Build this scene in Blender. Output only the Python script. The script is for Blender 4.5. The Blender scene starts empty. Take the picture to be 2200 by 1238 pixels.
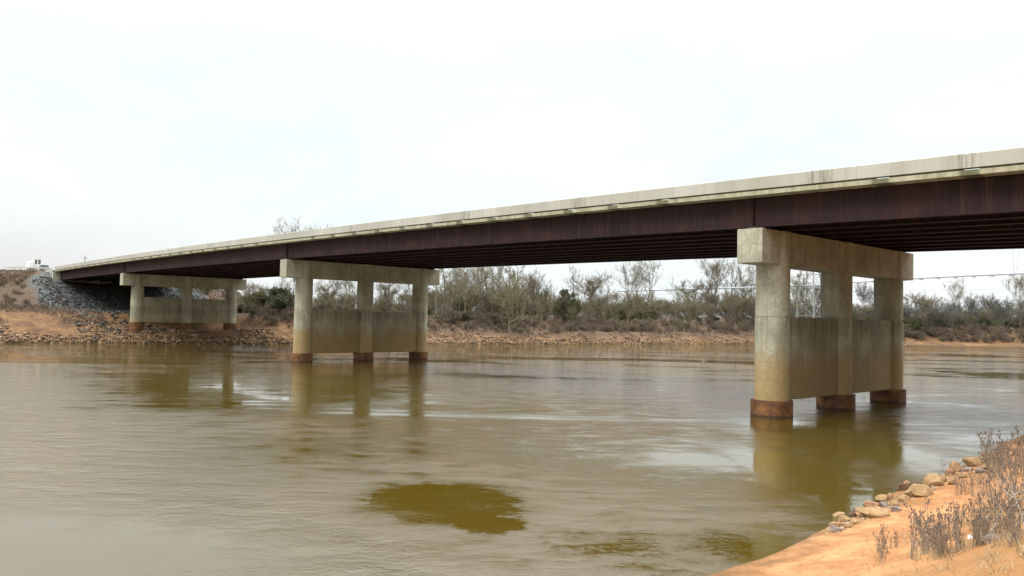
import bpy, math, random
import numpy as np
from mathutils import Vector, Matrix, noise

random.seed(7)
R = np.random.RandomState(11)
scene = bpy.context.scene
COL = scene.collection

# ------------------------------------------------------------------ camera
F_PX, PITCH, ROLL, CAMZ = 1720.3, 0.0377, 0.0223, 5.87
cam = bpy.data.cameras.new('camera')
cam.sensor_width = 36.0
cam.lens = F_PX / 2200 * 36.0
cam.clip_start = 0.1
cam.clip_end = 9000
camo = bpy.data.objects.new('camera', cam)
COL.objects.link(camo)
scene.camera = camo
Rv = Vector((1, 0, 0))
Uv = Vector((0, -math.sin(PITCH), math.cos(PITCH)))
Fv = Vector((0, math.cos(PITCH), math.sin(PITCH)))
cr, sr = math.cos(ROLL), math.sin(ROLL)
RI = Rv * cr + Uv * sr
UP = Uv * cr - Rv * sr
M = Matrix((RI, UP, -Fv)).transposed().to_4x4()
M.translation = Vector((0, 0, CAMZ))
camo.matrix_world = M


def ray(px, py):
    """direction of the sight line that a feature measured in the photograph lies on"""
    return (RI * (px - 1100) + UP * (619 - py) + Fv * F_PX)


# ------------------------------------------------------------------ mesh helpers
class MB:
    def __init__(s):
        s.v, s.f, s.n = [], [], 0

    def add(s, V, F):
        V = np.asarray(V, dtype=np.float32).reshape(-1, 3)
        s.v.append(V)
        for k in (3, 4):
            pass
        if isinstance(F, np.ndarray):
            s.f.append(F + s.n)
        else:
            by = {}
            for q in F:
                by.setdefault(len(q), []).append(q)
            for q in by.values():
                s.f.append(np.asarray(q, dtype=np.int64) + s.n)
        s.n += len(V)

    def box(s, x0, x1, y0, y1, z0, z1):
        V = [(x, y, z) for z in (z0, z1) for y in (y0, y1) for x in (x0, x1)]
        s.add(V, [(0, 2, 3, 1), (4, 5, 7, 6), (0, 1, 5, 4), (2, 6, 7, 3), (0, 4, 6, 2), (1, 3, 7, 5)])

    def cyl(s, cx, cy, z0, z1, r0, r1=None, n=32):
        r1 = r0 if r1 is None else r1
        a = np.linspace(0, 2 * np.pi, n, endpoint=False)
        lo = np.c_[cx + r0 * np.cos(a), cy + r0 * np.sin(a), np.full(n, z0)]
        hi = np.c_[cx + r1 * np.cos(a), cy + r1 * np.sin(a), np.full(n, z1)]
        F = [(i, (i + 1) % n, n + (i + 1) % n, n + i) for i in range(n)]
        s.add(np.r_[lo, hi], F)
        s.add(hi, [tuple(range(n))])
        s.add(lo, [tuple(range(n))[::-1]])

    def tube(s, p0, p1, r0, r1, n=5, cap=False):
        p0 = np.array(p0, float); p1 = np.array(p1, float)
        d = p1 - p0
        L = np.linalg.norm(d)
        if L < 1e-6: return
        d /= L
        a = np.cross(d, (0, 0, 1) if abs(d[2]) < .9 else (1, 0, 0)); a /= np.linalg.norm(a)
        b = np.cross(d, a)
        t = np.linspace(0, 2 * np.pi, n, endpoint=False)
        ring = np.cos(t)[:, None] * a + np.sin(t)[:, None] * b
        F = [(i, (i + 1) % n, n + (i + 1) % n, n + i) for i in range(n)]
        s.add(np.r_[p0 + ring * r0, p1 + ring * r1], F)
        if cap:
            s.f.append(np.array([[s.n - n + i for i in range(n)]]))
            s.f.append(np.array([[s.n - 2 * n + i for i in range(n)][::-1]]))

    def loft(s, prof, ss, zf):
        """prof: closed list of (y, dz); ss: stations; zf(s)->reference height"""
        m = len(prof)
        V = [(x, y, zf(x) + dz) for x in ss for (y, dz) in prof]
        F = []
        for i in range(len(ss) - 1):
            for j in range(m):
                k = (j + 1) % m
                F.append((i * m + j, i * m + k, (i + 1) * m + k, (i + 1) * m + j))
        F.append(tuple(range(m))[::-1])
        F.append(tuple((len(ss) - 1) * m + j for j in range(m)))
        s.add(V, F)

    def mesh(s, name, mat, smooth=False):
        me = bpy.data.meshes.new(name)
        V = np.concatenate(s.v)
        loops = np.concatenate([f.reshape(-1) for f in s.f]).astype(np.int32)
        tot = np.concatenate([np.full(len(f), f.shape[1]) for f in s.f]).astype(np.int32)
        st = np.concatenate([[0], np.cumsum(tot)[:-1]]).astype(np.int32)
        me.vertices.add(len(V)); me.vertices.foreach_set('co', V.reshape(-1))
        me.loops.add(len(loops)); me.loops.foreach_set('vertex_index', loops)
        me.polygons.add(len(tot)); me.polygons.foreach_set('loop_start', st)
        me.polygons.foreach_set('use_smooth', np.full(len(tot), bool(smooth)))
        me.update(calc_edges=True)
        me.validate()
        if mat: me.materials.append(mat)
        return me

    def build(s, name, mat, parent=None, smooth=False, bevel=0):
        o = bpy.data.objects.new(name, s.mesh(name, mat, smooth))
        COL.objects.link(o)
        if parent: o.parent = parent
        if bevel:
            m = o.modifiers.new('bevel', 'BEVEL'); m.width = bevel; m.segments = 2; m.limit_method = 'ANGLE'
        return o


def tag(o, label, cat=None, group=None, kind=None):
    if label: o['label'] = label
    if cat: o['category'] = cat
    if group: o['group'] = group
    if kind: o['kind'] = kind
    return o


def empty(name, loc=(0, 0, 0), rz=0):
    o = bpy.data.objects.new(name, None)
    COL.objects.link(o); o.location = loc; o.rotation_euler = (0, 0, rz)
    o.empty_display_size = .3
    return o


# ------------------------------------------------------------------ materials
def new_mat(name):
    m = bpy.data.materials.new(name); m.use_nodes = True
    nt = m.node_tree
    for n in list(nt.nodes): nt.nodes.remove(n)
    out = nt.nodes.new('ShaderNodeOutputMaterial')
    b = nt.nodes.new('ShaderNodeBsdfPrincipled')
    nt.links.new(b.outputs[0], out.inputs[0])
    return m, nt, b


def N(nt, t, **kw):
    n = nt.nodes.new(t)
    for k, v in kw.items():
        if k.startswith('i_'):
            key = k[2:]
            key = int(key) if key.isdigit() else key.replace('_', ' ')
            n.inputs[key].default_value = v
        else:
            setattr(n, k, v)
    return n


def noise_fac(nt, scale, vec=None, detail=6, rough=.6, stretch=None, dist=0):
    if vec is None:
        vec = N(nt, 'ShaderNodeNewGeometry').outputs['Position']
    if stretch:
        mp = N(nt, 'ShaderNodeMapping'); mp.inputs['Scale'].default_value = stretch
        nt.links.new(vec, mp.inputs[0]); vec = mp.outputs[0]
    n = N(nt, 'ShaderNodeTexNoise'); n.inputs['Scale'].default_value = scale
    n.inputs['Detail'].default_value = detail; n.inputs['Roughness'].default_value = rough
    n.inputs['Distortion'].default_value = dist
    nt.links.new(vec, n.inputs['Vector'])
    return n.outputs['Fac']


def ramp(nt, fac, stops):
    r = N(nt, 'ShaderNodeValToRGB')
    e = r.color_ramp.elements
    while len(e) < len(stops): e.new(.5)
    for i, (p, c) in enumerate(stops):
        e[i].position = p
        e[i].color = (c, c, c, 1) if isinstance(c, (int, float)) else (*c, 1)
    nt.links.new(fac, r.inputs[0])
    return r.outputs[0]


def mix(nt, fac, a, b, mode='MIX'):
    m = N(nt, 'ShaderNodeMix'); m.data_type = 'RGBA'; m.blend_type = mode
    for sock, v in ((m.inputs[0], fac), (m.inputs[6], a), (m.inputs[7], b)):
        if isinstance(v, (int, float)): sock.default_value = v
        elif isinstance(v, tuple): sock.default_value = (*v, 1)
        else: nt.links.new(v, sock)
    return m.outputs[2]


def math_(nt, op, a, b=None, c=None, clamp=False):
    m = N(nt, 'ShaderNodeMath'); m.operation = op; m.use_clamp = clamp
    for i, v in enumerate((a, b, c)):
        if v is None: continue
        if isinstance(v, (int, float)): m.inputs[i].default_value = v
        else: nt.links.new(v, m.inputs[i])
    return m.outputs[0]


def maprange(nt, v, a, b, c=0., d=1.):
    m = N(nt, 'ShaderNodeMapRange'); m.interpolation_type = 'SMOOTHSTEP'
    nt.links.new(v, m.inputs[0])
    for i, x in enumerate((a, b, c, d)): m.inputs[i + 1].default_value = x
    return m.outputs[0]


def bump(nt, b, h, strength=.3, dist=.05):
    n = N(nt, 'ShaderNodeBump'); n.inputs['Strength'].default_value = strength; n.inputs['Distance'].default_value = dist
    nt.links.new(h, n.inputs['Height']); nt.links.new(n.outputs[0], b.inputs['Normal'])


def mat_simple(name, c0, c1, scale, rough=.9, bstr=.3, bdist=.03, stretch=None, objv=False, spec=.3, c2=None, metallic=0):
    m, nt, b = new_mat(name)
    vec = N(nt, 'ShaderNodeTexCoord').outputs['Object'] if objv else None
    f = noise_fac(nt, scale, vec, stretch=stretch)
    st = [(.3, c0), (.7, c1)] if c2 is None else [(.25, c0), (.5, c1), (.72, c2)]
    nt.links.new(ramp(nt, f, st), b.inputs['Base Color'])
    b.inputs['Roughness'].default_value = rough
    b.inputs['Specular IOR Level'].default_value = spec
    b.inputs['Metallic'].default_value = metallic
    if bstr: bump(nt, b, noise_fac(nt, scale * 4, vec), bstr, bdist)
    return m


def mat_pier(name='pier_concrete', shade=1.):
    m, nt, b = new_mat(name)
    pos = N(nt, 'ShaderNodeNewGeometry').outputs['Position']
    sep = N(nt, 'ShaderNodeSeparateXYZ'); nt.links.new(pos, sep.inputs[0]); z = sep.outputs[2]
    big = noise_fac(nt, .45, pos, 5, .65)
    streak = noise_fac(nt, 1.6, pos, 6, .7, stretch=(1.6, 1.6, .12))
    fine = noise_fac(nt, 4.5, pos, 6, .65)
    base = ramp(nt, big, [(.32, (.235, .23, .165)), (.5, (.34, .33, .245)), (.66, (.44, .43, .34))])
    base = mix(nt, ramp(nt, streak, [(.38, .42), (.56, 0.)]), base, (.17, .165, .11))
    base = mix(nt, ramp(nt, fine, [(.38, .3), (.6, 0.)]), base, (.13, .12, .07))
    # flood stain: tan silt left below the usual high-water mark
    zz = math_(nt, 'ADD', z, math_(nt, 'MULTIPLY', math_(nt, 'SUBTRACT', big, .5), 2.2))
    st = maprange(nt, zz, 4.9, 2.9)
    tan = ramp(nt, fine, [(.3, (.235, .16, .055)), (.7, (.32, .22, .08))])
    base = mix(nt, math_(nt, 'MULTIPLY', st, .82), base, tan)
    # algae/dirt below the construction joint on the wall
    jd = math_(nt, 'MULTIPLY', maprange(nt, z, 4.6, 5.6), maprange(nt, z, 6.7, 6.2))
    base = mix(nt, math_(nt, 'MULTIPLY', jd, ramp(nt, streak, [(.35, .6), (.6, .08)])), base, (.12, .11, .07))
    # horizontal lift lines
    w = math_(nt, 'PINGPONG', math_(nt, 'ADD', z, .2), .61)
    ln = maprange(nt, w, .028, .0)
    base = mix(nt, math_(nt, 'MULTIPLY', ln, .28), base, (.12, .11, .08))
    if shade != 1.: base = mix(nt, 1., base, (shade, shade * .98, shade * .9), 'MULTIPLY')
    nt.links.new(base, b.inputs['Base Color'])
    b.inputs['Roughness'].default_value = .9
    h = math_(nt, 'ADD', fine, math_(nt, 'MULTIPLY', ln, -1.))
    bump(nt, b, h, .35, .03)
    return m


def mat_barrier():
    m, nt, b = new_mat('barrier_concrete')
    v = N(nt, 'ShaderNodeTexCoord').outputs['Object']
    sep = N(nt, 'ShaderNodeSeparateXYZ'); nt.links.new(v, sep.inputs[0]); s = sep.outputs[0]
    panel = noise_fac(nt, .35, v, 3, .6, stretch=(1, .1, .05))
    streak = noise_fac(nt, 1.3, v, 7, .75, stretch=(2.2, 1, .10))
    fine = noise_fac(nt, 7, v, 6, .7)
    base = ramp(nt, panel, [(.3, (.31, .305, .255)), (.52, (.37, .365, .315)), (.7, (.43, .425, .375))])
    base = mix(nt, ramp(nt, streak, [(.34, .35), (.5, 0.)]), base, (.28, .265, .19))
    base = mix(nt, ramp(nt, fine, [(.35, .2), (.6, 0.)]), base, (.22, .21, .15))
    # mildew runs below leaking joints
    tot = None
    for s0, w in ((-4.9, 1.0), (14.1, .9), (27.6, .9), (46.8, .6), (64.5, 1.2), (-12.4, .8)):
        d = math_(nt, 'ABSOLUTE', math_(nt, 'SUBTRACT', s, s0))
        k = maprange(nt, d, w, w * .55)
        tot = k if tot is None else math_(nt, 'MAXIMUM', tot, k)
    run = noise_fac(nt, 3.4, v, 5, .7, stretch=(2.2, 1, .13))
    base = mix(nt, math_(nt, 'MULTIPLY', tot, ramp(nt, run, [(.46, 0.), (.6, .65)])), base, (.12, .115, .075))
    # panel joints every 7 m
    pj = math_(nt, 'PINGPONG', math_(nt, 'ADD', s, 100.), 3.1)
    base = mix(nt, math_(nt, 'MULTIPLY', maprange(nt, pj, .03, .0), .5), base, (.16, .15, .12))
    nt.links.new(base, b.inputs['Base Color']); b.inputs['Roughness'].default_value = .85
    bump(nt, b, fine, .25, .02)
    return m


def mat_slab():
    m, nt, b = new_mat('slab_concrete')
    v = N(nt, 'ShaderNodeTexCoord').outputs['Object']
    f = noise_fac(nt, 1.2, v, 6, .7, stretch=(1.5, 1, .3))
    g = noise_fac(nt, .6, v, 6, .7)
    base = ramp(nt, f, [(.3, (.13, .13, .075)), (.45, (.31, .30, .21)), (.65, (.42, .40, .29))])
    base = mix(nt, ramp(nt, g, [(.35, .5), (.6, 0.)]), base, (.15, .15, .07))
    sp = N(nt, 'ShaderNodeSeparateXYZ'); nt.links.new(v, sp.inputs[0])
    m_ = math_(nt, 'FLOORED_MODULO', math_(nt, 'ADD', sp.outputs[0], 2 * 63.19 - 6.3 + .5), 63.19)
    dd = math_(nt, 'PINGPONG', math_(nt, 'SUBTRACT', m_, .5), 2.21)
    st = math_(nt, 'MULTIPLY', maprange(nt, dd, .62, .34), math_(nt, 'LESS_THAN', m_, 50.2))
    base = mix(nt, math_(nt, 'MULTIPLY', st, .8), base, (.075, .075, .035))
    nt.links.new(base, b.inputs['Base Color']); b.inputs['Roughness'].default_value = .9
    bump(nt, b, f, .3, .03)
    return m


def mat_steel():
    m, nt, b = new_mat('weathering_steel')
    v = N(nt, 'ShaderNodeTexCoord').outputs['Object']
    f = noise_fac(nt, .5, v, 6, .65, stretch=(.5, 1, .8))
    st = noise_fac(nt, 2.0, v, 6, .7, stretch=(2, 1, .1))
    base = ramp(nt, f, [(.3, (.025, .016, .016)), (.52, (.035, .022, .022)), (.72, (.052, .027, .023))])
    base = mix(nt, ramp(nt, st, [(.5, 0.), (.72, .35)]), base, (.12, .07, .06))
    nt.links.new(base, b.inputs['Base Color']); b.inputs['Roughness'].default_value = .75
    b.inputs['Specular IOR Level'].default_value = .08
    bump(nt, b, noise_fac(nt, 12, v), .15, .01)
    return m


def mat_casing():
    m, nt, b = new_mat('rusty_casing')
    pos = N(nt, 'ShaderNodeNewGeometry').outputs['Position']
    sep = N(nt, 'ShaderNodeSeparateXYZ'); nt.links.new(pos, sep.inputs[0]); z = sep.outputs[2]
    f = noise_fac(nt, 1.4, pos, 7, .7)
    base = ramp(nt, f, [(.3, (.045, .018, .007)), (.48, (.095, .038, .011)), (.62, (.20, .085, .016))])
    wet = maprange(nt, math_(nt, 'ADD', z, math_(nt, 'MULTIPLY', f, .15)), .24, .14)
    base = mix(nt, math_(nt, 'MULTIPLY', wet, .85), base, (.025, .008, .004))
    nt.links.new(base, b.inputs['Base Color']); b.inputs['Roughness'].default_value = .7
    bump(nt, b, noise_fac(nt, 6, pos), .5, .03)
    return m


def mat_water():
    m, nt, b = new_mat('river_water')
    pos = N(nt, 'ShaderNodeNewGeometry').outputs['Position']
    # colour: silty olive river
    f = noise_fac(nt, .03, pos, 4, .6)
    nt.links.new(ramp(nt, f, [(.3, (.058, .040, .004)), (.7, (.070, .049, .006))]), b.inputs['Base Color'])
    b.inputs['Roughness'].default_value = .03
    b.inputs['IOR'].default_value = 2.1
    b.inputs['Specular IOR Level'].default_value = .5
    # calm slicks and ruffled water drift as large patches
    patch = noise_fac(nt, .050, pos, 4, .6, stretch=(.42, 1., 1), dist=.8)
    ruff = ramp(nt, patch, [(.40, .04), (.46, .55), (.58, 1.)])
    sy = N(nt, 'ShaderNodeSeparateXYZ'); nt.links.new(pos, sy.inputs[0])
    far_streak = ramp(nt, noise_fac(nt, .075, pos, 6, .68, stretch=(.30, 1., 1), dist=1.4), [(.44, .02), (.56, .75), (.66, 1.)])
    farm = maprange(nt, sy.outputs[1], 62., 92.)
    ruff = mix(nt, farm, ruff, far_streak)

    def ell(cx, cy, rx, ry, ang, soft, dn, strength):
        mp = N(nt, 'ShaderNodeMapping'); mp.vector_type = 'TEXTURE'
        mp.inputs['Location'].default_value = (cx, cy, 0)
        mp.inputs['Rotation'].default_value = (0, 0, ang)
        mp.inputs['Scale'].default_value = (rx, ry, 1)
        nt.links.new(pos, mp.inputs[0])
        l = N(nt, 'ShaderNodeVectorMath'); l.operation = 'LENGTH'
        nt.links.new(mp.outputs[0], l.inputs[0])
        r = math_(nt, 'ADD', l.outputs['Value'], math_(nt, 'MULTIPLY', math_(nt, 'SUBTRACT', noise_fac(nt, 1.6, pos, 7, .8, stretch=(.8, 1.3, 1)), .5), dn))
        return maprange(nt, r, 1 + soft, 1 - soft, 0., strength)
    slick = None
    for e in SLICKS:
        k = ell(*e)
        slick = k if slick is None else math_(nt, 'MAXIMUM', slick, k)
    ruff = math_(nt, 'MULTIPLY', ruff, math_(nt, 'SUBTRACT', 1., math_(nt, 'MULTIPLY', slick, .93)))
    n1 = noise_fac(nt, 6.5, pos, 4, .55, stretch=(1.1, 1.0, 1), dist=.5)
    mott = ramp(nt, noise_fac(nt, .7, pos, 4, .6, stretch=(.6, 1.2, 1)), [(.36, .22), (.60, 1.)])
    ruff = math_(nt, 'MULTIPLY', ruff, mott)
    n2 = noise_fac(nt, 19., pos, 3, .5, stretch=(.8, 1.2, 1))
    n3 = noise_fac(nt, .25, pos, 2, .5, stretch=(.5, 1.3, 1))
    hh = math_(nt, 'ADD', math_(nt, 'MULTIPLY', n1, .060), math_(nt, 'MULTIPLY', n2, .016))
    hh = math_(nt, 'MULTIPLY', hh, ruff)
    hh = math_(nt, 'ADD', hh, math_(nt, 'MULTIPLY', n3, .025))
    bp = N(nt, 'ShaderNodeBump'); bp.inputs['Strength'].default_value = 1.0; bp.inputs['Distance'].default_value = 1.0
    nt.links.new(hh, bp.inputs['Height']); nt.links.new(bp.outputs[0], b.inputs['Normal'])
    return m


def ground_mat(name, dry, dark, pale, scale, extra=None, bstr=.6, bdist=.08):
    m, nt, b = new_mat(name)
    pos = N(nt, 'ShaderNodeNewGeometry').outputs['Position']
    big = noise_fac(nt, scale * .25, pos, 6, .65)
    mid = noise_fac(nt, scale, pos, 7, .7)
    fine = noise_fac(nt, scale * 9, pos, 6, .7)
    base = ramp(nt, big, [(.35, dark), (.5, dry), (.66, pale)])
    base = mix(nt, ramp(nt, mid, [(.38, .7), (.55, 0.)]), base, dark)
    base = mix(nt, ramp(nt, fine, [(.36, .45), (.5, 0.)]), base, tuple(x * .5 for x in dark))
    base = mix(nt, ramp(nt, fine, [(.58, 0.), (.72, .3)]), base, pale)
    if extra: base = extra(nt, pos, base, mid, fine)
    nt.links.new(base, b.inputs['Base Color']); b.inputs['Roughness'].default_value = .95
    b.inputs['Specular IOR Level'].default_value = .15
    bump(nt, b, math_(nt, 'ADD', mid, math_(nt, 'MULTIPLY', fine, .35)), bstr, bdist)
    return m


SLICKS = []


def water_pt(px, py):
    d = ray(px, py); t = -CAMZ / d.z
    return d.x * t, d.y * t


def slick_px(pxc, pyc, hw, hh, tilt=0., strength=1., soft=.5, dn=1.1):
    a = water_pt(pxc - hw, pyc); c = water_pt(pxc + hw, pyc)
    n = water_pt(pxc, pyc - hh); f = water_pt(pxc, pyc + hh)
    rx = math.hypot(c[0] - a[0], c[1] - a[1]) / 2; ry = math.hypot(n[0] - f[0], n[1] - f[1]) / 2
    SLICKS.append(((n[0] + f[0]) / 2, (n[1] + f[1]) / 2, rx, ry, math.atan2(c[1] - a[1], c[0] - a[0]) + tilt, soft, dn, strength))


slick_px(950, 1090, 275, 68, .26, 1., .42, 1.0)
slick_px(1050, 1128, 130, 34, .0, 1., .42, 1.2)
slick_px(640, 985, 360, 75, .1, .74, .8, 2.2)
slick_px(1340, 1185, 420, 95, .1, .70, .9, 3.2)
slick_px(250, 1200, 560, 95, 0, .93, .8, .8)
slick_px(1500, 992, 190, 34, .1, .97, .8, 1.0)
slick_px(1760, 1110, 190, 170, 0, 1., .5, .8)
slick_px(1770, 960, 200, 75, 0, .97, .5, .8)
slick_px(760, 875, 270, 85, 0, .92, .8, 1.3)
slick_px(1600, 1185, 230, 75, .1, .93, .7, 1.5)
slick_px(400, 835, 290, 40, 0, .92, .7, 1.3)

M_PIER = mat_pier(); M_WALL_SHADED = mat_pier('shaded_wall_concrete', .74); M_BAR = mat_barrier(); M_SLAB = mat_slab(); M_STEEL = mat_steel(); M_CASE = mat_casing()  # web wall gets darkened pier concrete, its shading painted into the colour
M_WATER = mat_water()
M_ASPH = mat_simple('asphalt', (.04, .04, .04), (.07, .07, .068), 3)

# ------------------------------------------------------------------ river banks
SHF = np.array([(-1500, -640), (-300, -5), (-140, 92), (-82, 131.2), (-63.8, 141.7), (-43.4, 150.6), (-9.8, 173.7), (23.1, 196.2),
                (67.2, 230.6), (121.9, 246.4), (161.6, 254.8), (300, 300), (700, 420), (2500, 1100)], float)
SHN = np.array([(-900, -700), (-80, -58), (-22, -8.5), (-6.2, 7.2), (0.2, 14.1), (4.8, 18.8), (6.6, 20.7), (9.3, 23.4), (11.3, 25.9),
                (14.5, 29.4), (18.5, 33.4), (22.5, 37.9), (27.5, 43.8), (36, 53), (60, 74), (140, 130), (600, 380), (2500, 900)], float)
BO = np.array([16.79, 51.51]); BA = 2.3054
BU = np.array([math.cos(BA), math.sin(BA)]); BW = np.array([math.sin(BA), -math.cos(BA)])
SP = 63.19
S_AB = 172.8


def zt(s):
    s2 = min(s, S_AB)
    z = 14.83 + .01371 * s2 - 7.23e-5 * s2 * s2
    return z


def road_z(s):
    return zt(s) - .84 + (max(0, s - S_AB) * .033)


def poly_d(P, x, y, side):
    """signed distance to a polyline; positive inland"""
    A = P[:-1]; B = P[1:]; D = B - A
    t = ((x - A[:, 0]) * D[:, 0] + (y - A[:, 1]) * D[:, 1]) / (D ** 2).sum(1)
    t = np.clip(t, 0, 1)
    qx = A[:, 0] + t * D[:, 0]; qy = A[:, 1] + t * D[:, 1]
    dd = np.hypot(x - qx, y - qy)
    i = dd.argmin()
    cr_ = D[i, 0] * (y - A[i, 1]) - D[i, 1] * (x - A[i, 0])
    return dd[i] * (1 if cr_ * side > 0 else -1)


def nz(x, y, sc, seed=0.):
    return noise.noise(Vector((x * sc, y * sc, seed)))


def sst(a, b, x):
    t = min(1, max(0, (x - a) / (b - a))); return t * t * (3 - 2 * t)


def far_z(x, y):
    d = poly_d(SHF, x, y, 1)
    if d > -25:
        d += 1.6 * nz(x, y, .07, 3) + .5 * nz(x, y, .4, 5)
    if d < 0:
        return max(-2.5, d * .45)
    left = sst(20, -40, x)      # the left part has the higher sandy bench
    right = sst(95, 125, x)
    h1 = (1 - right) * 2.9 + right * 1.1
    z = h1 * sst(-1.5, 8, d) if d < 8 else h1
    z = min(z, d * .55 + .05)
    z += (5.4 - h1) * sst(7 - left * 2, 20 - left * 4, d)
    z += .35 * nz(x, y, .12, 9) * sst(0, 6, d) + .16 * nz(x, y, .5, 2) * sst(0, 3, d)
    z += 3.0 * sst(45, 130, d)
    # approach embankment
    r = np.array([x, y]) - BO
    s = r @ BU; off = r @ BW
    if s > 120 and d > 2:
        e = road_z(s) - .12
        e -= .48 * max(0, -off - 4.4) + .26 * max(0, off - 21.8)
        if s < S_AB + 1.2:
            under = sst(-6.5, -3.2, off) * sst(23.5, 20.8, off)
            e -= .40 * max(0, S_AB + 1.2 - s) + under * 1.25
        e += .5 * nz(x, y, .15, 4) + .2 * nz(x, y, .5, 8)
        e = min(e, road_z(s) - .1) if -6 < off < 23 else e
        # soft maximum
        k = 1.2
        hh = max(k - abs(z - e), 0) / k
        z = max(z, e) + hh * hh * k / 4
    # scour hollow round the farthest pier
    pit = sst(2 * SP - 9, 2 * SP - 3, s) * sst(2 * SP + 9, 2 * SP + 3, s) * sst(-6, -2, off) * sst(25, 21, off)
    if pit > 0: z = z * (1 - pit) + min(z, 2.3 + .3 * nz(x, y, .4, 17)) * pit
    return z


LEDGE = None


def near_z(x, y):
    d = poly_d(SHN, x, y, -1)
    d += .35 * nz(x, y, .35, 13)
    if d < 0:
        return max(-2.5, d * .4)
    z = .20 * min(d, 3.0) + .50 * max(0, d - 3.0)
    if d > 14: z = .6 + 5.5 + .12 * (d - 14)
    z += (.14 * nz(x, y, .6, 1) + .05 * nz(x, y, 2.2, 6)) * sst(.5, 3, d)
    # eroded ledge close to the camera
    if LEDGE:
        q = (x - LEDGE[0]) * LEDGE[2] + (y - LEDGE[1]) * LEDGE[3] + .30 * nz(x, y, .9, 21) + .12 * nz(x, y, 3.5, 22)
        z += .16 * sst(-.10, .12, q) * sst(3, 4.5, d)
    # bank climbs to the bridge end on the right
    r = np.array([x, y]) - BO
    s = r @ BU; off = r @ BW
    if s < -35:
        e = road_z(-50) - .2 - .5 * max(0, -off - 5) - .5 * max(0, off - 22.5) - .45 * max(0, s + 56)
        z = max(z, e)
    return z


def near_hit(px, py):
    d = ray(px, py).normalized()
    o = Vector((0, 0, CAMZ)); t = 6.; prev = None
    while t < 90:
        p = o + d * t
        if p.z <= max(near_z(p.x, p.y), 0): break
        t += .08
    return p, t


_a, _b = near_hit(1955, 1238)[0], near_hit(2200, 1152)[0]
_n = Vector((_b.y - _a.y, -(_b.x - _a.x), 0)).normalized()
if _n.y > 0: _n = -_n
LEDGE = (_a.x, _a.y, _n.x, _n.y)


def sheet(P, nrm, tvals, dvals, zf):
    cum = np.r_[0, np.cumsum(np.hypot(*np.diff(P, axis=0).T))]
    X = np.interp(tvals, cum, P[:, 0]); Y = np.interp(tvals, cum, P[:, 1])
    V = []
    for d in dvals:
        for a, b in zip(X, Y):
            x = a + d * nrm[0]; y = b + d * nrm[1]
            V.append((x, y, zf(x, y)))
    n = len(tvals); i, j = np.meshgrid(np.arange(len(dvals) - 1), np.arange(n - 1), indexing='ij')
    q = (i * n + j).reshape(-1)
    F = np.c_[q, q + 1, q + n + 1, q + n]
    mb = MB(); mb.add(V, F)
    return mb


def cumlen(P, x):
    c = np.r_[0, np.cumsum(np.hypot(*np.diff(P, axis=0).T))]
    return np.interp(x, P[:, 0], c), c[-1]


def tv(P, x0, x1, step):
    a, tot = cumlen(P, x0); b, _ = cumlen(P, x1)
    lo = a - np.geomspace(5, max(6, a), 14)[::-1]; lo = lo[lo >= -1]
    hi = b + np.geomspace(5, tot - b, 18)
    return np.clip(np.unique(np.r_[0, lo, np.arange(a, b, step), hi]), 0, tot)


def far_extra(nt, pos, base, mid, fine):
    # bench sand, grey stone slope beside the abutment, dry brush cover higher up
    sep = N(nt, 'ShaderNodeSeparateXYZ'); nt.links.new(pos, sep.inputs[0])
    x, y, z = sep.outputs
    s = math_(nt, 'ADD', math_(nt, 'MULTIPLY', math_(nt, 'SUBTRACT', x, float(BO[0])), float(BU[0])),
              math_(nt, 'MULTIPLY', math_(nt, 'SUBTRACT', y, float(BO[1])), float(BU[1])))
    off = math_(nt, 'ADD', math_(nt, 'MULTIPLY', math_(nt, 'SUBTRACT', x, float(BO[0])), float(BW[0])),
                math_(nt, 'MULTIPLY', math_(nt, 'SUBTRACT', y, float(BO[1])), float(BW[1])))
    wob = math_(nt, 'MULTIPLY', math_(nt, 'SUBTRACT', mid, .5), 7.)
    off2 = math_(nt, 'ADD', off, wob)
    g = math_(nt, 'MULTIPLY', maprange(nt, off2, -9.5, -7.), maprange(nt, off2, 29, 26))
    g = math_(nt, 'MULTIPLY', g, maprange(nt, z, 5.4, 6.2))
    g = math_(nt, 'MULTIPLY', g, math_(nt, 'MULTIPLY', maprange(nt, s, 135, 140), maprange(nt, s, 178, 173)))
    stone = ramp(nt, fine, [(.35, (.03, .036, .036)), (.5, (.07, .08, .077)), (.62, (.17, .19, .18))])
    zz = math_(nt, 'ADD', z, math_(nt, 'MULTIPLY', math_(nt, 'SUBTRACT', mid, .5), 2.5))
    brown = ramp(nt, fine, [(.35, (.045, .032, .022)), (.5, (.085, .060, .042)), (.65, (.155, .11, .07))])
    midb = math_(nt, 'MULTIPLY', maprange(nt, x, -45, -25), maprange(nt, x, 112, 92))
    base = mix(nt, math_(nt, 'MULTIPLY', math_(nt, 'MULTIPLY', midb, maprange(nt, zz, 1.2, 2.4)), .85), base, brown)
    base = mix(nt, maprange(nt, zz, 4.7, 5.6), base, brown)
    base = mix(nt, g, base, stone)
    mud = maprange(nt, z, .55, .1)
    base = mix(nt, math_(nt, 'MULTIPLY', mud, .8), base, (.05, .035, .015))
    return base


M_FAR = ground_mat('far_bank_soil', (0.165, 0.096, 0.045), (0.085, 0.050, 0.030), (0.223, 0.138, 0.067), .5, far_extra, .8, .25)


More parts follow.
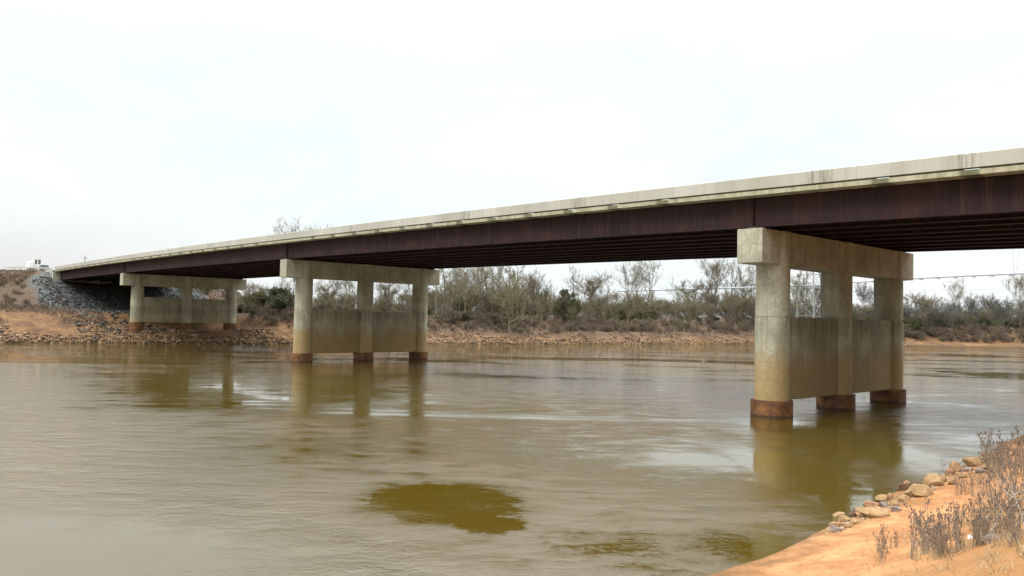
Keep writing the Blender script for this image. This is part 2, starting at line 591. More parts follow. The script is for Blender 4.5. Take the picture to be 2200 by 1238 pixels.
def near_extra(nt, pos, base, mid, fine):
    sep = N(nt, 'ShaderNodeSeparateXYZ'); nt.links.new(pos, sep.inputs[0]); z = sep.outputs[2]
    q = math_(nt, 'ADD', math_(nt, 'MULTIPLY', math_(nt, 'SUBTRACT', sep.outputs[0], LEDGE[0]), LEDGE[2]),
              math_(nt, 'MULTIPLY', math_(nt, 'SUBTRACT', sep.outputs[1], LEDGE[1]), LEDGE[3]))
    q = math_(nt, 'ADD', q, math_(nt, 'MULTIPLY', math_(nt, 'SUBTRACT', mid, .5), 1.4))
    brown = ramp(nt, fine, [(.3, (.13, .07, .026)), (.6, (.27, .145, .055))])
    base = mix(nt, math_(nt, 'MULTIPLY', maprange(nt, q, -.3, .3), .75), base, brown)
    base = mix(nt, math_(nt, 'MULTIPLY', maprange(nt, math_(nt, 'ADD', z, math_(nt, 'MULTIPLY', mid, 1.2)), 1.1, 2.4), .45), base, (.25, .13, .05))
    wet = maprange(nt, math_(nt, 'ADD', z, math_(nt, 'MULTIPLY', mid, .5)), .55, .18)
    base = mix(nt, math_(nt, 'MULTIPLY', wet, .7), base, (.10, .062, .028))
    return base


M_NEAR = ground_mat('near_bank_sand', (0.368, 0.180, 0.076), (0.240, 0.116, 0.047), (0.464, 0.240, 0.112), 1.3, near_extra, .55, .04)

fb = sheet(SHF, (-.45, .893), tv(SHF, -150, 190, 1.3),
           np.r_[np.arange(-8, 40, .8), np.geomspace(41, 110, 30), np.geomspace(125, 5000, 14)], far_z)
tag(fb.build('far_bank', M_FAR, smooth=True), 'brown and sandy far river bank rising to the road embankment', kind='structure')
nb = sheet(SHN[:, :], (.70, -.714), tv(SHN, -10, 45, .22),
           np.r_[np.arange(-4, 13, .16), np.geomspace(13.5, 60, 40), np.geomspace(70, 3000, 12)], near_z)
tag(nb.build('near_bank', M_NEAR, smooth=True), 'orange sandy near river bank sloping to the water', kind='structure')

wm = MB(); wm.add([(-6000, -6000, 0), (6000, -6000, 0), (6000, 6000, 0), (-6000, 6000, 0)], [(0, 1, 2, 3)])
tag(wm.build('river_water', M_WATER), 'silty olive river with calm slicks and ruffled ripples', kind='structure')

# ------------------------------------------------------------------ the bridge
bridge = empty('highway_bridge', (BO[0], BO[1], 0), BA)
tag(bridge, 'long concrete and rust brown steel girder bridge crossing the river on three wide piers', 'bridge')
S0 = -52.0
ST = list(np.arange(S0, S_AB + .01, (S_AB - S0) / 90))


def Y(off): return -off


OFF_N, OFF_F = -3.42, 20.35
# slab: edge face 0.26 high
prof = [(Y(OFF_N), -.845), (Y(OFF_N), -1.10), (Y(OFF_N + 1.0), -1.12), (Y(OFF_F - 1.0), -1.12), (Y(OFF_F), -1.10), (Y(OFF_F), -.845)]
mb = MB(); mb.loft(prof[::-1], ST, zt); mb.build('deck_slab', M_SLAB, bridge)
mb = MB(); mb.loft([(Y(OFF_N + .55), -.841), (Y(OFF_N + .55), -.843), (Y(OFF_F - .55), -.843), (Y(OFF_F - .55), -.841)], ST, zt)
mb.build('road_surface', M_ASPH, bridge)
slots = []
for k in range(-1, 3):
    for j in range(12):
        c = k * SP + 6.3 + j * 4.42
        if S0 + 3 < c < S_AB - 4: slots.append(c)
for sgn, o0 in ((1, OFF_N), (-1, OFF_F)):
    mb = MB()
    o_ = lambda t: Y(o0 + sgn * t)
    up = [(o_(-.012), -.735), (o_(-.012), -.03), (o_(.02), 0), (o_(.22), 0), (o_(.25), -.03), (o_(.42), -.60), (o_(.45), -.735)]
    if sgn < 0: up = up[::-1]
    mb.loft(up, ST, zt)
    # foot of the barrier stands between the drain slots, set back 30 mm to leave the groove
    edges = [S0] + [e for c in slots for e in (c - .38, c + .38)] + [S_AB]
    for a, b2 in zip(edges[::2], edges[1::2]):
        foot = [(o_(.30), -.845), (o_(.30), -.735), (o_(.45), -.735), (o_(.45), -.845)]
        if sgn < 0: foot = foot[::-1]
        n = max(2, int((b2 - a) / 2.5) + 1)
        mb.loft(foot, list(np.linspace(a, b2, n)), zt)
    mb.build('barrier', M_BAR, bridge)

GO = [-2.30 + i * 2.69 for i in range(9)]
for gi, go in enumerate(GO):
    mb = MB(); y = Y(go)
    # web, flanges, stiffeners
    gs = list(np.linspace(S0, S_AB - .6, 70))
    mb.loft([(y + .01, -2.90), (y - .01, -2.90), (y - .01, -1.16), (y + .01, -1.16)], gs, zt)
    mb.loft([(y + .24, -2.95), (y - .24, -2.95), (y - .24, -2.90), (y + .24, -2.90)], gs, zt)
    mb.loft([(y + .22, -1.16), (y - .22, -1.16), (y - .22, -1.12), (y + .22, -1.12)], gs, zt)
    g = mb.build('girder', M_STEEL, bridge)
    if gi == 0:
        for p in range(0, 3):
            m2 = MB(); z = zt(p * SP)
            m2.box(p * SP - .02, p * SP + .02, y + .012, y + .20, z - 2.898, z - 1.162)
            m2.build('stiffener', M_STEEL, g)
        for sx in (76.6, 13.6, -14.0, 140.0):
            m2 = MB(); z = zt(sx); m2.box(sx - .14, sx + .14, y + .012, y + .030, z - 2.88, z - 1.19)
            m2.build('splice_plate', M_STEEL, g)
for p in range(-1, 4):
    for q in (0, 1, 2, 3, 4, 5, 6, 7):
        s = p * SP + q * SP / 8
        if not (S0 + 2 < s < S_AB - 2): continue
        mb = MB(); z = zt(s)
        for a, b2 in zip(GO[:-1], GO[1:]):
            ya, yb = Y(a) - .03, Y(b2) + .03
            mb.tube((s, ya, z - 2.7), (s, yb, z - 1.35), .045, .045, 4)
            mb.tube((s, yb, z - 2.7), (s, ya, z - 1.35), .045, .045, 4)
            mb.tube((s, ya, z - 2.7), (s, yb, z - 2.7), .045, .045, 4)
        mb.build('cross_frame', M_STEEL, bridge)

M_BEAR = mat_simple('bearing_steel', (.06, .04, .035), (.12, .09, .07), 8)
RC, RS, CS, HW = 1.067, 1.308, 8.72, .885
OF1, OF2 = 2.82, 2.64


def pier(s, ztop, case_top, wall_top, case_bot, label):
    # web wall between the columns is the pier's body
    mb = MB()
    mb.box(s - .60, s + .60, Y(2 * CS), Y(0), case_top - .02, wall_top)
    body = mb.build('pier', M_WALL_SHADED, bridge, bevel=.04)
    body['label'] = label
    mb = MB()
    mb.box(s - HW, s + HW, Y(2 * CS + OF2), Y(-OF1), ztop - 2.15, ztop)
    mb.build('pier_cap', M_PIER, body, bevel=.05)
    for c in range(3):
        y = Y(c * CS)
        mb = MB()
        mb.cyl(s, y, case_top, wall_top - .06, RC + .02, RC + .02, 40)
        mb.cyl(s, y, wall_top - .06, wall_top, RC - .03, RC - .03, 40)
        mb.cyl(s, y, wall_top, ztop - 2.16, RC - .005, RC - .005, 40)
        mb.cyl(s, y, ztop - 2.16, ztop - .004, RC - .03, RC - .03, 40)
        o = mb.build('column', M_PIER, body, smooth=False)
        smooth_sides(o)
        mb = MB(); mb.cyl(s, y, case_bot[c], case_top + .0, RS, RS, 44)
        mb.cyl(s, y, case_bot[c] * .5 + case_top * .5 - .05, case_bot[c] * .5 + case_top * .5 + .05, RS + .02, RS + .02, 44)
        o = mb.build('casing', M_CASE, body); smooth_sides(o)
    for go in GO:
        mb = MB(); mb.box(s - .3, s + .3, Y(go) - .28, Y(go) + .28, ztop + .001, ztop + .098)
        mb.build('bearing', M_BEAR, body)
    return body


def smooth_sides(o):
    me = o.data
    for p in me.polygons:
        if len(p.vertices) == 4: p.use_smooth = True


pier(0, zt(0) - 3.05, 1.03, 6.34, (-2, -2, -2), 'nearest pier with a wide clean gap under its cap and rust brown casings in the water')
pier(SP, zt(SP) - 3.05, 1.03, 6.34, (-2, -2, -2), 'middle pier standing in the river with tan flood stain on its lower half')
pier(2 * SP, zt(2 * SP) - 3.05, 3.65, 8.25, (1.2, .6, .8), 'farthest pier standing on the stony bank below the embankment')

# abutment at the far end
mb = MB(); za = zt(S_AB)
mb.box(S_AB - 1.6, S_AB + .8, Y(21.0), Y(-3.9), za - 5.2, za - 2.97)
mb.box(S_AB - .55, S_AB + .8, Y(20.9), Y(-3.8), za - 2.97, za - 1.14)
ab = mb.build('abutment', M_BAR, bridge, bevel=.03)
for o0 in (-3.75, 20.65):
    mb = MB()
    V = []
    for yy in (Y(o0) - .2, Y(o0) + .2):
        V += [(S_AB + .802, yy, za - 4.6), (S_AB + .802, yy, za - .62), (S_AB + 6.0, yy, za - .55), (S_AB + 6.0, yy, za - 1.5)]
    mb.add(V, [(0, 1, 2, 3), (7, 6, 5, 4), (0, 4, 5, 1), (1, 5, 6, 2), (2, 6, 7, 3), (3, 7, 4, 0)])
    mb.build('wing_wall', M_BAR, ab)
# near end block, out of the frame on the right bank
mb = MB(); zb = zt(S0)
mb.box(S0 - 2.0, S0 + .6, Y(20.9), Y(-3.8), zb - 7.5, zb - 2.97)
mb.box(S0 - 2.0, S0 - .02, Y(20.9), Y(-3.8), zb - 2.97, zb - 1.1)
mb.build('abutment', M_BAR, bridge)

# approach road, rails, vehicles, signs (on the embankment)
def bl(s, off, z=0): 
    p = BO + BU * s + BW * off
    return Vector((p[0], p[1], z))


mb = MB(); ss = list(np.linspace(S_AB + .81, S_AB + 260, 24))
mb.loft([(Y(-3.0), -.03), (Y(-3.0), .0), (Y(20.0), .0), (Y(20.0), -.03)][::-1], ss, lambda s: road_z(s) + .04)
rd = mb.build('road', M_ASPH); rd.location = (BO[0], BO[1], 0); rd.rotation_euler = (0, 0, BA)
tag(rd, 'approach road on top of the far embankment', kind='structure')

M_GALV = mat_simple('galvanised_steel', (.38, .39, .36), (.52, .53, .48), 2, rough=.6, bstr=.05)
gr = empty('guardrail', bl(S_AB + 2, -3.6, 0), BA)
tag(gr, 'pale metal guardrail running off the left end of the bridge along the road', 'guardrail')
mb = MB()
rel = list(np.linspace(0, 52, 20))
zr = lambda s: road_z(S_AB + 2 + s)
mb.loft([(.03, .42), (-.03, .46), (.03, .56), (-.03, .66), (.03, .72), (.06, .72), (.0, .66), (.06, .56), (.0, .46), (.06, .42)], rel, zr)
mb.build('rail', M_GALV, gr)
for k in range(14):
    mb = MB(); x = .4 + k * 3.9; mb.box(x - .07, x + .07, -.16, -.04, zr(x) - .6, zr(x) + .7)
    mb.build('post', M_GALV, gr)

M_WHITE = mat_simple('white_paint', (.78, .79, .78), (.84, .84, .82), 1, rough=.4, bstr=0)
M_NAVY = mat_simple('navy_paint', (.03, .06, .09), (.04, .08, .12), 1, rough=.35, bstr=0)
M_TYRE = mat_simple('rubber', (.02, .02, .02), (.03, .03, .03), 4)
M_GLASS = mat_simple('dark_glass', (.02, .03, .035), (.03, .04, .05), 1, rough=.1, bstr=0, spec=.8)
M_RED = mat_simple('red_lens', (.35, .02, .02), (.4, .03, .02), 3, rough=.3, bstr=0)


def wheels(root, xs, half, r, zb=0):
    for x in xs:
        for sg in (-1, 1):
            mb = MB()
            mb.tube((x, sg * (half - .24), zb + r), (x, sg * half, zb + r), r, r, 20, cap=True)
            w = mb.build('wheel', M_TYRE, root)
            mb = MB(); mb.tube((x, sg * (half + .001), zb + r), (x, sg * (half + .02), zb + r), r * .55, r * .5, 14, cap=True)
            mb.build('rim', M_GALV, w)


def px_on_road(px, off):
    best = None
    for s in np.arange(S_AB, S_AB + 120, .25):
        p = bl(s, off, 0)
        u = 1100 + F_PX * p.x / p.y
        if best is None or abs(u - px) < best[0]: best = (abs(u - px), s)
    return best[1]


s_t = px_on_road(66, 3.0)
truck = empty('box_truck', bl(s_t, 3.0, road_z(s_t) + .045), BA)
truck.scale = (.74, .74, .74)
tag(truck, 'white box truck on the road at the left end of the bridge', 'truck')
mb = MB(); mb.box(-3.2, 2.4, -1.22, 1.22, .95, 3.55); mb.build('cargo_box', M_WHITE, truck, bevel=.05)
mb = MB()
V = []
for yy in (-1.1, 1.1):
    V += [(2.5, yy, .55), (4.5, yy, .55), (4.5, yy, 1.45), (4.1, yy, 1.6), (3.8, yy, 2.45), (2.5, yy, 2.55)]
mb.add(V, [(0, 1, 2, 3, 4, 5)[::-1], (6, 7, 8, 9, 10, 11)] + [(i, (i + 1) % 6, 6 + (i + 1) % 6, 6 + i) for i in range(6)])
cabp = mb.build('cab', M_WHITE, truck, bevel=.04)
mb = MB(); mb.add([(4.11, -.98, 1.66), (4.11, .98, 1.66), (3.86, .98, 2.36), (3.86, -.98, 2.36)], [(0, 1, 2, 3)]); mb.build('windscreen', M_GLASS, cabp)
mb = MB(); mb.box(-3.3, 3.6, -.5, .5, .6, .94); mb.box(-3.4, -3.25, -1.15, 1.15, .5, .75); mb.build('chassis', M_TYRE, truck)
mb = MB(); mb.box(-3.225, -3.202, -1.02, 1.02, 1.08, 3.4); mb.build('rear_door', M_WHITE, truck)
mb = MB()
for z_ in (1.75, 2.45): mb.box(-3.24, -3.226, -1.0, 1.0, z_, z_ + .05)
mb.box(-3.24, -3.226, -.03, .03, 1.1, 3.38)
mb.build('door_bar', M_TYRE, truck)
for sg in (-1, 1):
    mb = MB(); mb.box(-3.43, -3.402, sg * 1.0 - .12, sg * 1.0 + .12, .55, .70); mb.build('tail_light', M_RED, truck)
wheels(truck, (-2.2, 3.5), 1.15, .45)

s_c = px_on_road(93, 6.4)
car = empty('pickup_truck', bl(s_c, 6.4, road_z(s_c) + .045), BA)
tag(car, 'dark blue pickup beside the white truck at the left end of the bridge', 'pickup')
pr = [(-2.7, .45), (-2.75, 1.1), (-.85, 1.15), (-.7, 1.8), (.6, 1.84), (1.25, 1.18), (2.6, 1.05), (2.72, .5)]
mb = MB(); n = len(pr); V = [(x, y, z) for y in (-.95, .95) for x, z in pr]
mb.add(V, [tuple(range(n)), tuple(range(n, 2 * n))[::-1]] + [(i, n + i, n + (i + 1) % n, (i + 1) % n) for i in range(n)])
mb.build('body', M_NAVY, car, bevel=.05)
mb = MB(); mb.add([(-.845, -.8, 1.2), (-.845, .8, 1.2), (-.725, .76, 1.72), (-.725, -.76, 1.72)], [(0, 3, 2, 1)]); mb.build('rear_window', M_GLASS, car)
for sg in (-1, 1):
    mb = MB(); y = sg * .958
    mb.add([(-.6, y, 1.22), (1.0, y, 1.22), (.55, y, 1.74), (-.6, y, 1.72)], [(0, 1, 2, 3)]); mb.build('side_window', M_GLASS, car)
    mb = MB(); mb.box(-2.79, -2.762, sg * .8 - .09, sg * .8 + .09, .8, 1.05); mb.build('tail_light', M_RED, car)
mb = MB(); mb.box(-2.95, -2.76, -.9, .9, .48, .66); mb.build('bumper', M_GALV, car)
wheels(car, (-1.7, 1.75), .98, .38)

M_DARKP = mat_simple('dark_sign_back', (.07, .08, .07), (.12, .12, .10), 3, bstr=.05)
s_g = px_on_road(79, -4.6)
sg_ = empty('road_sign', bl(s_g, -4.6, road_z(s_g) - .4), BA)
tag(sg_, 'pair of dark sign backs on two posts beside the white truck', 'sign')
for yy in (-.32, .36):
    mb = MB(); mb.box(-.05, .05, yy - .05, yy + .05, 0, 2.7); mb.build('post', M_GALV, sg_)
    mb = MB(); mb.box(-.09, -.052, yy - .24, yy + .24, 1.75, 2.8); mb.build('panel', M_DARKP, sg_, bevel=.01)

# utility pole far beyond the deck
s_p = 262.
for s_p in np.arange(150, 600, 1.):
    p = bl(s_p, 34)
    if 1100 + F_PX * p.x / p.y < 181: break
up = empty('utility_pole', (p.x, p.y, 5), BA)
tag(up, 'thin bare wooden pole showing above the bridge barrier near its left end', 'pole')
M_POLE = mat_simple('pole_wood', (.13, .10, .075), (.2, .16, .12), 3)
ztop = CAMZ + (664 - 550) / F_PX * p.y
mb = MB(); mb.tube((0, 0, 0), (0, 0, ztop - 5), .17, .12, 8, cap=True); mb.build('shaft', M_POLE, up)
mb = MB(); mb.box(-.06, .06, -.9, .9, ztop - 6.0, ztop - 5.85); mb.build('crossarm', M_POLE, up)

# ------------------------------------------------------------------ pipeline suspension bridge behind
M_PIPE = mat_simple('pipe_paint', (.33, .36, .39), (.42, .45, .48), .8, rough=.6, bstr=.05)
M_TOW = mat_simple('tower_paint', (0.211, 0.232, 0.222), (0.262, 0.277, 0.262), .8, rough=.7, bstr=.05)
TO = np.array([89.4, 240.0])
TA = math.atan2(-.742, .671)
pb = empty('pipeline_bridge', (TO[0], TO[1], 0), TA)
tag(pb, 'grey suspension pipe crossing with lattice tower seen behind the nearest pier', 'pipeline bridge')
TH = 38.


def pipe_z(t):
    if t >= 0: return 17.6 + 2.5 * (1 - ((t - 75) / 75) ** 2) * .95
    return 17.6 + t * .012


def cable_z(t):
    if t >= 0: return 28.5 + (TH - 28.5) * ((t - 75) / 75) ** 2
    return TH


mb = MB(); tt = np.arange(-75, 150.1, 5.)
for yy, rr, dz in ((-.0, .24, 0), (.75, .10, -.05)):
    for a, b2 in zip(tt[:-1], tt[1:]): mb.tube((a, yy, pipe_z(a) + dz), (b2, yy, pipe_z(b2) + dz), rr, rr, 8)
mb.build('pipe', M_PIPE, pb, smooth=True)
for t in np.arange(1.5, 146, 4.3):
    mb = MB(); z = pipe_z(t); mb.box(t - .35, t + .35, -.55, 1.1, z - .46, z - .26)
    mb.tube((t, -.45, z - .26), (t, -.45, z + .75), .03, .03, 4)
    mb.build('cross_beam', M_PIPE, pb)
for yy in (-1.6, 1.9):
    mb = MB()
    for a, b2 in zip(tt[15:-1], tt[16:]): mb.tube((a, yy, cable_z(a)), (b2, yy, cable_z(b2)), .07, .07, 5)
    mb.build('main_cable', M_PIPE, pb)
for t in (26, 54, 82, 110):
    for yy, xx in ((-1.6, .0), (1.9, 1.0)):
        mb = MB(); mb.tube((t, yy * .4, pipe_z(t) - .2), (t + xx, yy, cable_z(t)), .05, .05, 5); mb.build('hanger', M_PIPE, pb)
mb = MB()
for yy in (-.25, .3):
    mb.tube((-75, yy * 6, 15.3), (150, yy * 6, 16.5), .02, .02, 4)
mb.build('wind_cable', M_PIPE, pb)
lg = []
hb, ht = 2.9, 1.3
corner = [(-1, -1), (1, -1), (1, 1), (-1, 1)]
for cx, cy in corner:
    mb = MB(); mb.tube((cx * hb, cy * hb, 3), (cx * ht, cy * ht, TH), .20, .16, 6, cap=True); mb.build('leg', M_TOW, pb)
mb = MB()
lev = [4, 8.5, 13, 17, 21, 25, 29, 33, 37]
for a, b2 in zip(lev[:-1], lev[1:]):
    ra = hb + (ht - hb) * (a - 3) / (TH - 3); rb = hb + (ht - hb) * (b2 - 3) / (TH - 3)
    for k in range(4):
        c0, c1 = corner[k], corner[(k + 1) % 4]
        mb.tube((c0[0] * ra, c0[1] * ra, a), (c1[0] * rb, c1[1] * rb, b2), .07, .07, 4)
        mb.tube((c1[0] * ra, c1[1] * ra, a), (c0[0] * rb, c0[1] * rb, b2), .07, .07, 4)
        mb.tube((c0[0] * ra, c0[1] * ra, a), (c1[0] * ra, c1[1] * ra, a), .08, .08, 4)
mb.build('lattice', M_TOW, pb)

# ------------------------------------------------------------------ plants
def bark(name, a, b):
    return mat_simple(name, a, b, 1.5, bstr=.2, objv=True)


M_BARK = bark('grey_bark', (0.090, 0.075, 0.060), (0.144, 0.123, 0.099))
M_PALE = bark('pale_bark', (0.129, 0.117, 0.077), (0.188, 0.174, 0.124))
M_TWIG = bark('grey_twigs', (0.123, 0.105, 0.070), (0.184, 0.160, 0.107))
M_TWIGO = bark('olive_twigs', (0.137, 0.130, 0.071), (0.203, 0.188, 0.112))
M_TWIGB = bark('blue_grey_twigs', (0.086, 0.090, 0.078), (0.131, 0.135, 0.119))
M_TWIGR = bark('russet_twigs', (.115, .090, .064), (.185, .145, .105))
M_LEAF = mat_simple('olive_leaves', (.070, .075, .030), (.125, .125, .055), 1.2, bstr=0)
M_LEAFD = mat_simple('dark_green_leaves', (.050, .060, .028), (.085, .095, .045), 1.2, bstr=0)
M_LEAFY = mat_simple('spring_leaves', (0.084, 0.098, 0.035), (0.126, 0.140, 0.056), 1.2, bstr=0)


def rot_about(v, ax, a):
    c, s = math.cos(a), math.sin(a)
    return v * c + np.cross(ax, v) * s + ax * np.dot(ax, v) * (1 - c)


def unit(v):
    return v / (np.linalg.norm(v) + 1e-9)


def make_tree(seed, H=15., spread=.45, first=.3, nl=12, fork=False, lean=0., nleaf=0, twig=.06, tw_n=6, leafsz=.16, tr=None, depth=3):
    """returns (wood, twigs, leaves) mesh builders"""
    r = np.random.RandomState(seed)
    wood, tw, lf = MB(), MB(), MB()
    TV, LV = [], []

    def grow(p, d, L, rad, level, upb):
        segs = 5 if level == 0 else 4 if level == 1 else 3
        pts = [p]
        dd = d
        for i in range(segs):
            dd = unit(dd + r.normal(0, .10 if level == 0 else .17, 3) + np.array([0, 0, upb]))
            p = p + dd * L / segs
            pts.append(p)
        rs = [rad * (1 - .75 * (i / segs)) for i in range(segs + 1)]
        n = 7 if level == 0 else 5 if level == 1 else 3
        tgt = wood if level < 2 else tw
        for i in range(segs): tgt.tube(pts[i], pts[i + 1], rs[i], rs[i + 1], n)
        return pts, rs

    def twigs_at(pts, L, cnt):
        for _ in range(cnt):
            k = r.randint(1, len(pts)); f = r.rand()
            b = pts[k - 1] * (1 - f) + pts[k] * f
            d = unit(unit(pts[-1] - pts[0]) * .7 + r.normal(0, .6, 3) + np.array([0, 0, .45]))
            l = L * (.5 + r.rand() * .9)
            side = unit(np.cross(d, r.normal(0, 1, 3))) * twig * .5
            e = b + d * l
            TV.extend([b - side, b + side, e])
            for _ in range(2):
                g = b + d * l * (.3 + .5 * r.rand()); d2 = unit(d + r.normal(0, .55, 3) + np.array([0, 0, .2]))
                s2 = unit(np.cross(d2, r.normal(0, 1, 3))) * twig * .35
                e2 = g + d2 * l * .55
                TV.extend([g - s2, g + s2, e2])
                if nleaf:
                    for _ in range(nleaf):
                        c = g + (e2 - g) * r.rand() + r.normal(0, .12, 3)
                        u_ = unit(r.normal(0, 1, 3)) * leafsz; v_ = unit(np.cross(u_, r.normal(0, 1, 3))) * leafsz * .7
                        LV.extend([c - u_, c + v_, c + u_])

    rad0 = tr or H * .013
    stems = [(np.zeros(3), unit(np.array([lean, 0, 1.])), H * (.82 if not fork else .42), rad0)]
    pts, rs = grow(*stems[0][:1], stems[0][1], stems[0][2], rad0, 0, .06)
    trunks = [(pts, rs, stems[0][2])]
    if fork:
        base = pts[-1]
        for k in range(fork):
            a = 2 * np.pi * k / fork + r.rand()
            d = unit(np.array([math.cos(a) * .42, math.sin(a) * .42, 1]))
            p2, r2 = grow(base, d, H * .5 * (.85 + .3 * r.rand()), rs[-1] * 1.6 + .02, 0, .02)
            trunks.append((p2, r2, H * .5))
    for ti, (pts, rs, L) in enumerate(trunks):
        if fork and ti == 0: cnt = 2
        else: cnt = nl if not fork else max(4, nl // fork + 1)
        for k in range(cnt):
            f = first + (1 - first) * ((k + r.rand() * .8) / cnt) if not (fork and ti) else .1 + .88 * ((k + r.rand()) / cnt)
            f = min(f, .98)
            i = min(int(f * (len(pts) - 1)), len(pts) - 2); g = f * (len(pts) - 1) - i
            b = pts[i] * (1 - g) + pts[i + 1] * g
            a = r.rand() * 2 * np.pi
            d = unit(np.array([math.cos(a), math.sin(a), .55 + .5 * r.rand()]))
            l1 = H * spread * (1.05 - .6 * f) * (.7 + .5 * r.rand())
            q, qr = grow(b, d, l1, max(.03, rs[i] * .45), 1, .10)
            nsub = 5 if depth > 2 else 3
            for j in range(nsub):
                kk = 1 + r.randint(0, len(q) - 1); bb = q[kk]
                d2 = unit(unit(q[-1] - q[0]) + r.normal(0, .6, 3) + np.array([0, 0, .25]))
                q2, _ = grow(bb, d2, l1 * (.35 + .25 * r.rand()), max(.018, qr[kk] * .5), 2, .08)
                twigs_at(q2, l1 * .28, tw_n)
            twigs_at(q, l1 * .28, tw_n)
        twigs_at(pts[-2:], H * .06, tw_n)
    if TV:
        T = np.array(TV); tw.add(T, np.arange(len(T)).reshape(-1, 3))
    if LV:
        T = np.array(LV); lf.add(T, np.arange(len(T)).reshape(-1, 3))
    return wood, tw, lf


PROT = {}


def proto(key, mats, **kw):
    H = kw.pop('H', 15.)
    w, t, l = make_tree(H=H, **kw)
    H = max(v[:, 2].max() for v in w.v + t.v)
    PROT[key] = dict(H=H, raw=(w, t, l), trunk=w.mesh('trunk', mats[0]), crown=t.mesh('crown', mats[1]),
                     leaves=l.mesh('leaves', mats[2]) if l.v else None)


proto('bare_a', (M_BARK, M_TWIG), seed=1, H=16, spread=.34, first=.35, nl=14, tw_n=7)
proto('bare_b', (M_BARK, M_TWIG), seed=2, H=15, spread=.40, first=.4, nl=15, fork=3, tw_n=7)
proto('bare_c', (M_BARK, M_TWIG), seed=3, H=14, spread=.45, first=.3, nl=16, fork=4, tw_n=9)
proto('pole_a', (M_PALE, M_TWIGO), seed=4, H=17, spread=.20, first=.4, nl=13, tw_n=6)
proto('pole_b', (M_PALE, M_TWIGO), seed=5, H=17, spread=.24, first=.35, nl=14, lean=.05, tw_n=6)
proto('young', (M_PALE, M_TWIGO, M_LEAFY), seed=6, H=12, spread=.36, first=.15, nl=18, nleaf=1, tw_n=7, leafsz=.08)
proto('round', (M_BARK, M_TWIG, M_LEAF), seed=7, H=11, spread=.46, first=.25, nl=18, fork=4, tw_n=10, nleaf=1, leafsz=.09)
proto('blue', (M_BARK, M_TWIGB), seed=8, H=13, spread=.40, first=.3, nl=16, fork=3, tw_n=9)
proto('bush', (M_BARK, M_TWIGO, M_LEAF), seed=9, H=6, spread=.6, first=.08, nl=18, nleaf=3, tw_n=9, leafsz=.16)
proto('bushd', (M_BARK, M_TWIG, M_LEAFD), seed=10, H=6.5, spread=.5, first=.06, nl=20, nleaf=6, tw_n=10, leafsz=.17)
proto('cedar', (M_BARK, M_TWIGO, M_LEAFD), seed=12, H=9, spread=.30, first=.08, nl=30, nleaf=5, tw_n=9, leafsz=.16)
proto('scrub', (M_BARK, M_TWIGR), seed=13, H=3.2, spread=.7, first=.03, nl=16, tw_n=10, twig=.05)


def far_pos(px, d):
    """point on the far bank d metres inland, in the direction seen at photo column px"""
    k = (px - 1100) / F_PX
    best = None
    c = np.r_[0, np.cumsum(np.hypot(*np.diff(SHF, axis=0).T))]
    ts = np.linspace(c[1], c[-3], 1500)
    X = np.interp(ts, c, SHF[:, 0]) - .45 * d; Yv = np.interp(ts, c, SHF[:, 1]) + .893 * d
    ok = Yv > 20
    e = np.where(ok, np.abs(X / np.maximum(Yv, 1) - k), 9)
    i = e.argmin()
    return X[i], Yv[i]


def hor(px): return 684 + (px - 1100) * .0223


def place_tree(key, name, label, px, ytop, d, group, rz=None, wide=1., cat='tree'):
    P = PROT[key]
    x, y = far_pos(px, d)
    z = far_z(x, y)
    H = (CAMZ + (hor(px) - ytop) / F_PX * y - z) * 1.07
    sc = H / P['H']
    o = empty(name, (x, y, z - .15), R.rand() * 6.28 if rz is None else rz)
    o.scale = (sc * wide, sc * wide, sc)
    tag(o, label, cat, group)
    for nm in ('trunk', 'crown', 'leaves'):
        if P[nm]:
            q = bpy.data.objects.new(nm, P[nm]); COL.objects.link(q); q.parent = o
    return o


ORD = ['first', 'second', 'third', 'fourth', 'fifth', 'sixth', 'seventh', 'eighth', 'ninth', 'tenth', 'eleventh', 'twelfth',
       'thirteenth', 'fourteenth', 'fifteenth', 'sixteenth', 'seventeenth', 'eighteenth', 'nineteenth', 'twentieth',
       'twenty-first', 'twenty-second', 'twenty-third', 'twenty-fourth', 'twenty-fifth', 'twenty-sixth', 'twenty-seventh', 'twenty-eighth', 'twenty-ninth', 'thirtieth', 'thirty-first', 'thirty-second', 'thirty-third', 'thirty-fourth', 'thirty-fifth']
KW = {'bare_a': ('bare_tree', 'bare grey tree'), 'bare_b': ('bare_tree', 'forked bare grey tree'), 'bare_c': ('bare_tree', 'wide-crowned bare tree'),
      'pole_a': ('bare_tree', 'slim pale-trunked tree'), 'pole_b': ('bare_tree', 'leaning pale-trunked tree'), 'young': ('budding_tree', 'yellow-green budding tree'),
      'round': ('bare_tree', 'round-crowned fine-twigged tree'), 'blue': ('bare_tree', 'blue-grey bare tree'), 'bush': ('shrub', 'olive green shrub'),
      'bushd': ('shrub', 'dark green shrub'), 'cedar': ('evergreen_tree', 'dark evergreen tree'), 'scrub': ('shrub', 'russet leafless shrub')}
